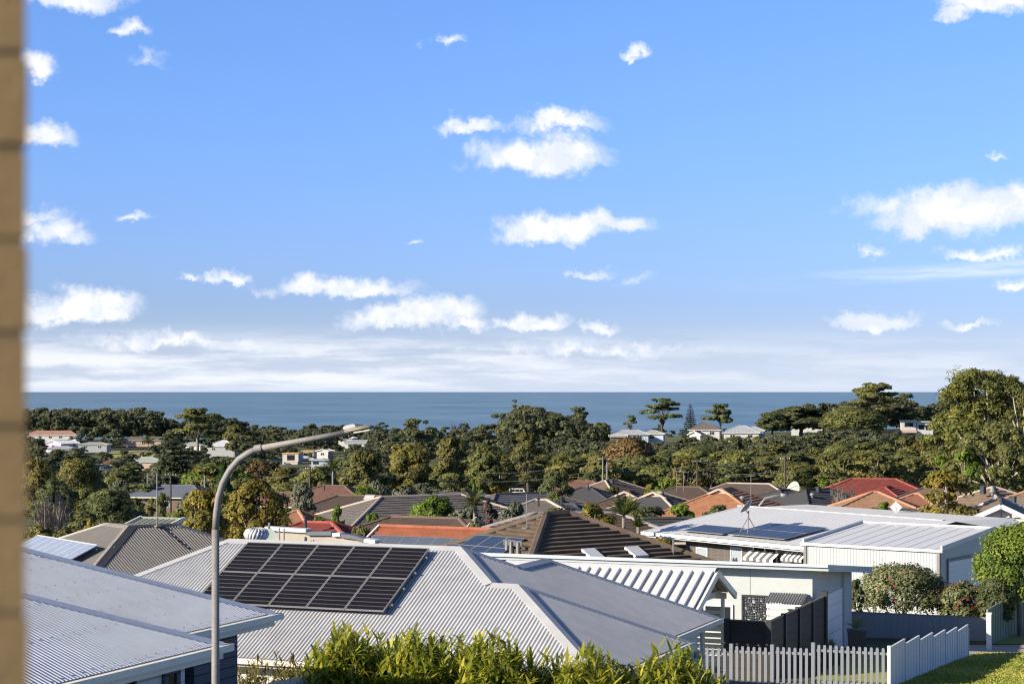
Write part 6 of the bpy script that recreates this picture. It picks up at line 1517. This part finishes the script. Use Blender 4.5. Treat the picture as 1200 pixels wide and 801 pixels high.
    for k, v in enumerate(('gum', 'gum', 'umbrella', 'round')):
        cl, _ = crown_clumps(v, 10, 4.2, rs, 60); C, Nn, s, T = clump_leaves(cl, 30, .8, rs); me = leaf_mesh('tmp', C, Nn, s, T, rs); co = np.empty(len(me.vertices) * 3, np.float32); me.vertices.foreach_get('co', co); src.append((co.reshape(-1, 3), T)); bpy.data.meshes.remove(me)
    for (x, D, g, h) in rest:
        co, T = src[rr.randrange(4) if D < 640 else rr.choice((0, 1, 2, 2, 3))]; a = rr.uniform(0, 6.28); r = min(h * .5, 6.5) * rr.uniform(.85, 1.2) / 4.2; ca, sa = math.cos(a), math.sin(a)
        P = np.stack([(co[:, 0] * ca - co[:, 1] * sa) * r + x, (co[:, 0] * sa + co[:, 1] * ca) * r + D, co[:, 2] * h / 10 + g], 1); Vs.append(P); Ts.append(T * .8 + rr.uniform(-.25, .2))
    V = np.concatenate(Vs).astype(np.float32); T = np.concatenate(Ts); n = len(T)
    me = bpy.data.meshes.new('far_woodland'); me.vertices.add(4 * n); me.vertices.foreach_set('co', V.ravel()); me.loops.add(4 * n); me.loops.foreach_set('vertex_index', np.arange(4 * n, dtype=np.int32)); me.polygons.add(n); me.polygons.foreach_set('loop_start', np.arange(0, 4 * n, 4, dtype=np.int32)); me.polygons.foreach_set('loop_total', np.full(n, 4, dtype=np.int32))
    at_ = me.attributes.new('tint', 'FLOAT', 'FACE'); at_.data.foreach_set('value', np.clip(T, 0, 1).astype(np.float32)); me.materials.append(leaf_mat('far wood leaves', (.088, .104, .060), (.158, .170, .088), (.250, .252, .124), .48, 0)); me.update(calc_edges=True)  # distance haze is mixed into the leaf colours
    o = bpy.data.objects.new('far_woodland', me); COL.objects.link(o); o['kind'] = 'stuff'; o['label'] = 'dark wind swept coastal woodland along the shore and ridge'; o['category'] = 'woodland'
    print('BUSH', cnt, len(rest))
build_bush()

def garden_shrubs():
    rr = random.Random(9); hs = [o for o in S.objects if o.parent is None and o.name.split('.')[0] in ('house', 'shed', 'building')]
    pr = [proto('round', 131, LM_OLIVE, 60, 60, .26, (4, 1.7)), proto('gum', 132, LM_GUM, 60, 60, .26, (4.5, 1.7)), proto('gum', 133, LM_BRIGHT, 60, 60, .24, (4, 1.6)), proto('round', 134, LM_GREY, 60, 60, .24, (4, 1.6)), proto('gum', 135, LM_DARK, 60, 60, .26, (5, 1.8))]
    n = 0; t = 0
    while n < 110 and t < 4000:
        t += 1; D = rr.uniform(112, 300); px = rr.uniform(40, 1190) if t % 3 else rr.uniform(240, 760); x = (px - 600) / F * D
        if any((o.location.x - x) ** 2 + (o.location.y - D) ** 2 < (7.6 if o.location.y > 100 else 9) ** 2 for o in hs): continue
        h = rr.uniform(2.6, 5.2); plant('shrub', 'green garden shrub growing between the tiled roofs of the hillside', 'shrub', rr.choice(pr), (x, D, ground(x, D)), h, h * rr.uniform(.34, .5), rr.uniform(0, 6), 'garden shrubs between the roofs'); n += 1
    ps = [proto('round', 141, LM_DARK, 60, 50, .4, (4, 1.9)), proto('gum', 142, LM_OLIVE, 60, 50, .4, (4, 1.9)), proto('round', 143, LM_GUM, 60, 50, .4, (4, 1.9))]
    for k in range(22):
        px = 722 + 168 * k / 21 + rr.uniform(-3, 3); D = rr.uniform(592, 612); x = (px - 600) / F * D; h = rr.uniform(2.2, 4.6)
        plant('shrub', 'rounded garden shrub in front of the sea view houses on the ridge', 'shrub', rr.choice(ps), (x, D, ground(x, D)), h, h * rr.uniform(.5, .7), rr.uniform(0, 6), 'shrubs before the ridge houses')
garden_shrubs()

# ------------------------------------------------------------------ lance leaved hedge and near garden plants
LM_LANCE = leaf_mat('lance leaves', (.045, .085, .010), (.18, .235, .028), (.58, .52, .06), .45, 0, .45)
LM_LANCE2 = leaf_mat('dry lance leaves', (.05, .055, .014), (.15, .13, .03), (.34, .26, .07), .3, 0, .5)
def lance_shrub(label, px, ytop, D, wpx, ncane, var, M=LM_LANCE, llen=.35, group='lance leaved shrubs of the hedge', name='hedge_shrub'):
    x = (px - 600) / F * D; g = ground(x, D); h = EYE - (ytop - 458) / F * D - g; r = wpx / F * D / 2
    rr = random.Random(var); root = thing(name, label, 'shrub', (x, D, g), 0, group); st = MB(); V, Fc, T = [], [], []
    for k in range(ncane):
        a = rr.uniform(0, 6.28); s = math.sqrt(rr.random()); bx, by = math.cos(a) * r * s * .75, math.sin(a) * r * s * .75
        H = h * (1 - .30 * s * s) * rr.uniform(.80, 1.0); tx, ty = bx * 1.35 + rr.uniform(-.12, .12), by * 1.6 + rr.uniform(-.12, .12)
        st.tube([(bx, by, 0), ((bx + tx) / 2, (by + ty) / 2, H * .6), (tx, ty, H * .97)], [.016, .012, .005], 4, False)
        nl = 34
        for i in range(nl):
            f = .30 + .70 * (i / (nl - 1)); q = Vector((bx + (tx - bx) * f, by + (ty - by) * f, H * f)); az = 2.4 * i + a + rr.uniform(-.4, .4)
            top = f > .93
            el = R(rr.uniform(20, 78)) if top else R(rr.uniform(-25, 40)); d = Vector((math.cos(az) * math.cos(el), math.sin(az) * math.cos(el), math.sin(el))); L = llen * rr.uniform(.65, 1.15); sd = d.cross(Z).normalized(); up = sd.cross(d)
            w = L * .10; p1 = q + d * L * .35; d2 = (d - Z * rr.uniform(.45, 1.2) * (.5 if top else 1)).normalized(); p2 = p1 + d2 * L * .35; d3 = (d2 - Z * .5 * (.3 if top else 1)).normalized(); p3 = p2 + d3 * L * .34
            i0 = len(V); V += [q - sd * w * .3, q + sd * w * .3, p1 + sd * w + up * w * .35, p1 - sd * w + up * w * .35, p2 + sd * w * .75, p2 - sd * w * .75, p3]
            Fc += [(i0, i0 + 1, i0 + 2, i0 + 3), (i0 + 3, i0 + 2, i0 + 4, i0 + 5), (i0 + 5, i0 + 4, i0 + 6)]
            t = .15 + .56 * max(0, (f - .60) / .40) ** 1.6 + rr.gauss(0, .16) + (.35 if rr.random() < .06 else 0); T += [t, t + .04, t + .08]
    st.build('stems', mat('cane', (.14, .15, .05), .6), root, world=False)
    me = bpy.data.meshes.new('leaves'); me.from_pydata([tuple(v) for v in V], [], Fc); at_ = me.attributes.new('tint', 'FLOAT', 'FACE'); at_.data.foreach_set('value', np.clip(np.array(T), 0, 1).astype(np.float32)); me.materials.append(M)
    me.polygons.foreach_set('use_smooth', [True] * len(me.polygons)); me.update(); o = bpy.data.objects.new('leaves', me); COL.objects.link(o); o.parent = root
for k, (lab, px, y, w) in enumerate((('lance leaved yellow tipped shrub, leftmost full clump of the hedge', 405, 735, 96), ('lance leaved yellow tipped shrub in the hedge below the solar panels', 488, 738, 100), ('tall lance leaved yellow tipped hedge shrub below the steel roof front', 580, 742, 108), ('lower lance leaved shrub in front of the steel roof corner', 688, 759, 96), ('lance leaved yellow tipped shrub touching the picket fence', 792, 757, 104))):
    lance_shrub(lab, px, y, 40.5 - .3 * k, w, 185, 10 + k)
    if k < 2: lance_shrub(('lance leaved filler shrub behind the leftmost hedge clump', 'lance leaved filler shrub behind the middle hedge clumps')[k], 446 + 90 * k, 744, 41.6, 84, 90, 30 + k)
for k, (lab, px, y) in enumerate((('low lance leaved shrub filling the hedge between the tall clump and the roof corner clump', 638, 764), ('low lance leaved shrub filling the hedge left of the picket fence clump', 741, 770))):
    lance_shrub(lab, px, y, 40.0, 62, 70, 40 + k)
lance_shrub('dull bronze leaved shrub in the shade left of the hedge', 322, 762, 43.0, 104, 80, 50, LM_LANCE2, .22, None)
lance_shrub('small red and orange leaved shrub peeping in under the left roof eave', 106, 793, 30.0, 44, 26, 51, leaf_mat('red croton leaves', (.10, .02, .02), (.32, .06, .03), (.5, .2, .03), .3, 0), .16, None, 'croton_shrub')

def flower_shrub():
    for k, (lab, px, y, D, w) in enumerate((('big leafy shrub with red flowers beside the white house, in front of the steel shed', 1056, 664, 84.5, 104), ('rounded leafy flowering shrub to the right of the bigger one below the roller door', 1128, 682, 83, 54))):
        x = (px - 600) / F * D; g = ground(x, D); h = EYE - (y - 458) / F * D - g; r = w / F * D / 2; rs = np.random.RandomState(60 + k)
        root = thing('flowering_shrub', lab, 'shrub', (x, D, g)); cl, _ = crown_clumps('round', h * 1.04, r, rs, 190 if k == 0 else 110)
        C, Nn, s, T = clump_leaves(cl, 90, .13, rs); me = leaf_mesh('crown', C, Nn, s, T, rs, .6, leaf_mat('flowering shrub leaves', (.09, .11, .045), (.20, .22, .10), (.38, .38, .22), .35, 0)); o = bpy.data.objects.new('crown', me); COL.objects.link(o); o.parent = root
        d = rs.normal(size=(46, 3)); d /= np.linalg.norm(d, axis=1, keepdims=True); d[:, 2] = np.abs(d[:, 2]); P = d * (r * 1.02, r * 1.02, h * .50) + (0, 0, h * .52)
        C = np.repeat(P, 4, 0) + rs.normal(size=(184, 3)) * .035; me = leaf_mesh('flowers', C, np.repeat(d, 4, 0) + rs.normal(size=(184, 3)) * .5, np.full(184, .085), rs.random(184), rs, .8, leaf_mat('red petals', (.35, .015, .03), (.55, .03, .05), (.7, .08, .09), .3, 0)); o = bpy.data.objects.new('flowers', me); COL.objects.link(o); o.parent = root
        t = MB(); 
        for q in range(5): t.tube([(rs.uniform(-.2, .2), rs.uniform(-.2, .2), -.1), (rs.uniform(-.6, .6) * r, rs.uniform(-.6, .6) * r, h * .6)], [.05, .02], 5)
        t.build('stems', M_BARK, root, world=False)
flower_shrub()

def planter(label, px, ybase, D, w, h, spiky):
    q = at(px, ybase, D); q.z = ground(q.x, D); root = thing('planter', label, 'planter', q)
    m = MB(); a = .5 * w
    pts = [q + Vector((sx * a * k, sy * a * k, z)) for z, k in ((0, .85), (h, 1.0)) for sx, sy in ((-1, -1), (1, -1), (1, 1), (-1, 1))]
    m.faces(pts, [(0, 1, 5, 4), (1, 2, 6, 5), (2, 3, 7, 6), (3, 0, 4, 7), (3, 2, 1, 0)]); m.box(q.x - a * 1.06, q.y - a * 1.06, q.z + h - .01, q.x + a * 1.06, q.y + a * 1.06, q.z + h + .05); m.build('pot', mat('dark planter', (.05, .05, .052), .6, var=.15), root)
    p = MB(); rr = random.Random(int(px))
    for k in range(26):
        az = 2.4 * k; el = R(rr.uniform(20, 80)); L = spiky * rr.uniform(.7, 1.1); d = Vector((math.cos(az) * math.cos(el), math.sin(az) * math.cos(el), math.sin(el))); b = q + Z * (h + .1); s = d.cross(Z).normalized() * .03
        p.poly([b - s, b + s, b + d * L * .6 + s * .8, b + d * L - Z * .05 * L, b + d * L * .6 - s * .8])
    o = p.build('spiky_leaves', LM_DARK, root); at_ = o.data.attributes.new('tint', 'FLOAT', 'FACE'); at_.data.foreach_set('value', np.full(len(o.data.polygons), .7, np.float32))
planter('dark square planter with a spiky plant at the garage door', 974, 757, 66.5, .62, .5, .48)
planter('tall dark planter with a spiky plant past the garage corner', 1004, 757, 71.5, .62, .9, .55)

# ------------------------------------------------------------------ lawn, path, paddock, roads
def patch(name, pts, M, lift, n=10):
    """a thin sheet following the ground; pts = four corners as (photo column, distance)"""
    m = MB(); P = []
    for i in range(n + 1):
        for j in range(n + 1):
            f, g_ = i / n, j / n; a = [pts[0][k] * (1 - g_) + pts[1][k] * g_ for k in (0, 1)]; b = [pts[3][k] * (1 - g_) + pts[2][k] * g_ for k in (0, 1)]
            px, D = a[0] * (1 - f) + b[0] * f, a[1] * (1 - f) + b[1] * f; x = (px - 600) / F * D; P.append((x, D, ground(x, D) + lift))
    m.faces(P, [(i * (n + 1) + j, i * (n + 1) + j + 1, (i + 1) * (n + 1) + j + 1, (i + 1) * (n + 1) + j) for i in range(n) for j in range(n)])
    return struct(m.build(name, M))
m_lawn = mat('lawn', (.24, .27, .045), .9, var=.2, scale=1.1, col2=(.40, .37, .10), bump=.8, bscale=45)
m_pad = mat('paddock grass', (.30, .29, .07), .9, var=.15, scale=.05)
m_conc = mat('concrete path', (.42, .36, .30), .85, var=.12, scale=1.5, bump=.2)
patch('lawn', [(900, 50), (1500, 44), (1420, 71), (1000, 71)], m_lawn, .06, 24)
patch('path', [(1120, 71.3), (1420, 71.3), (1400, 75.5), (1120, 75.5)], m_conc, .05, 8)
patch('lawn', [(1155, 75.8), (1420, 75.8), (1330, 100), (1165, 100)], m_lawn, .05, 10)
patch('paddock', [(120, 800), (178, 800), (186, 885), (112, 885)], m_pad, .12, 6)
patch('paddock', [(36, 870), (62, 870), (60, 890), (36, 890)], m_pad, .12, 4)
patch('road', [(112, 888), (240, 888), (240, 900), (112, 900)], mat('pale road', (.38, .36, .33), .9, var=.08), .14, 6)
patch('paddock', [(860, 598), (900, 598), (900, 612), (860, 612)], m_pad, .15, 4)
patch('road', [(760, 588), (880, 588), (880, 597), (760, 597)], mat('pale road', (.38, .36, .33), .9, var=.08), .15, 6)
def grass():
    rs = np.random.RandomState(3); n = 42000; D = rs.uniform(57, 71, n); px = rs.uniform(1030, 1215, n); x = (px - 600) / F * D
    lim = 1042 + (D - 57.5) / 12.5 * 94; ok = px > lim + 3; x, D = x[ok], D[ok]; z = np.array([ground(a, b) for a, b in zip(x, D)]) + .08; n = len(x)
    C = np.stack([x, D, z + rs.uniform(0, .05, n)], 1); Nn = rs.normal(size=(n, 3)); Nn[:, 2] += 1.6
    me = leaf_mesh('grass', C, Nn, rs.uniform(.08, .2, n), .5 + .25 * np.sin(x * .9 + 2 * np.sin(D * .6)) + .18 * rs.normal(size=n), rs, .25, shade=0, M=leaf_mat('grass blades', (.22, .26, .04), (.37, .39, .07), (.58, .52, .15), .3, 0)); o = bpy.data.objects.new('grass', me); COL.objects.link(o); o['kind'] = 'stuff'; o['label'] = 'short sunlit grass of the front lawn'; o['category'] = 'grass'
grass()

# ------------------------------------------------------------------ poles, wires, vehicles
def pole(label, px, ytop, D, arm=1.8, rot=0, M=None):
    q = at(px, ytop, D); g = ground(q.x, D); root = thing('power_pole', label, 'power pole', (q.x, D, g))
    m = MB(); m.tube([(q.x, D, g - .3), q], [.20, .13], 8); m.build('post', M or M_BARKD, root)
    if arm:
        m = MB(); a = ang(rot); m.beam(q - Z * .5 - a * arm / 2, q - Z * .5 + a * arm / 2, .14, .14); m.build('crossarm', M_BARKD, root)
        m = MB()
        for s in (-.9, -.4, .4, .9): m.lathe(q - Z * .43 + a * (arm / 2 * s), [(.05, 0), (.07, .08), (.03, .2), (0, .22)], 6)
        m.build('insulator', m_white, root)
    return q
q1 = pole('dark timber power pole above the blue grey tiled house', 200, 553, 306, 2.0, -10)
q2 = pole('pale concrete power pole left of the dark timber pole', 173, 554, 330, 0, 0, m_galv)
q3 = pole('short pale pole at the right of the blue grey tiled house', 240, 557, 335, 0, 0, m_galv)
q4 = pole('greenish power pole, left of the close pair by the rusty tree', 706.5, 535, 318, 1.6, 20, mat('green treated timber', (.17, .20, .14), .8))
q5 = pole('grey power pole, right of the close pair by the rusty tree', 711.5, 541, 330, 0, 0, m_galv)
q6 = pole('slim dark power pole behind the big satellite dish', 920, 534, 262, 1.4, 10)
q7 = pole('slim pole left of the wide dark brown roof', 363, 546, 300, 1.4, 0)
q8 = pole('pale steel pole rising behind the wide dark brown roofs', 390, 552, 262, 0, 0, m_galv)
q9 = pole('slim pole in the bushland right of the rusty tree', 817, 538, 372, 1.4, 10)
q10 = pole('short stub pole beside the red roof', 1027, 553, 275, 0)
def wire(label, a, b, sag, r=.035):
    a, b = Vector(a), Vector(b); m = MB(); n = 14
    m.tube([a.lerp(b, i / n) - Z * (sag * 4 * (i / n) * (1 - i / n)) for i in range(n + 1)], r, 4, False); o = m.build('power_line', mat('wire', (.10, .10, .10), .6)); tag(o, label, 'power line')
for k, dz in enumerate((.4, 1.9)):
    wire(('upper power line strung across the bushland in the centre', 'lower power line strung across the bushland in the centre')[k], q4 - Z * dz, q9 - Z * (dz * .8), .8)
    wire(('upper power line leading right to the pole behind the big dish', 'lower power line leading right to the pole behind the big dish')[k], q9 - Z * (dz * .8), q6 - Z * dz, 1.0)
    wire(('upper power line leading left behind the dark round tree', 'lower power line leading left behind the dark round tree')[k], q4 - Z * dz, at(560, 551, 330) - Z * dz, .8)
wire('long power line crossing the left valley', q1 - Z * .4, q7 - Z * .4, 2.0)
wire('power line running left from the dark timber pole', q1 - Z * .4, at(20, 566, 290), 1.6)
wire('power line from the slim pole towards the centre trees', q7 - Z * .4, at(500, 553, 330), 1.2)

def van():
    q = at(608, 582, 470); q.z = ground(q.x, q.y)
    root = thing('parked_van', 'white van with dark windows parked among the houses in the centre', 'van', q)
    a = ang(-8); b = ang(82)
    m = MB(); prof = [(-2.4, .4), (2.4, .4), (2.45, 1.0), (1.75, 1.15), (1.2, 1.95), (-2.3, 2.0), (-2.4, 1.2)]
    L = [q + a * x + Z * z - b * .9 for x, z in prof]; Rr = [p + b * 1.8 for p in L]; k = len(prof)
    m.faces(L + Rr, [tuple(range(k)), tuple(range(k, 2 * k))[::-1]] + [(i, i + k, (i + 1) % k + k, (i + 1) % k) for i in range(k)]); m.build('body', m_white, root)
    m = MB()
    for x0, x1 in ((-2.1, -.9), (-.8, .3), (.4, 1.15)): m.obox(q + a * ((x0 + x1) / 2) - b * .91 + Z * 1.5, a * ((x1 - x0) / 2), b * .015, Z * .3)
    m.build('window', m_glass, root)
    for x in (-1.5, 1.5):
        m = MB(); m.lathe(q + a * x - b * .95 + Z * .36, [(0, 0), (.34, 0), (.36, .1), (.34, .2), (0, .2)], 14, b); m.build('wheel', m_darkframe, root)
van()
def flat_shed():
    o = at(570, 582, 215); root = thing('shed', 'pale green flat roofed shed below the parked white van', 'shed', (o.x + 1.5, o.y + 3, ground(o.x, o.y)))
    a, b = ang(4), ang(94); m = MB(); c = o + a * 1.3 + b * 2.5; m.obox(c - Z * .1, a * 1.7, b * 2.7, Z * .1); m.build('roof', T_PALEG, root); m = MB(); m.obox(c - Z * 1.5, a * 1.5, b * 2.4, Z * 1.3); m.build('wall', W_CREAM, root)
flat_shed()
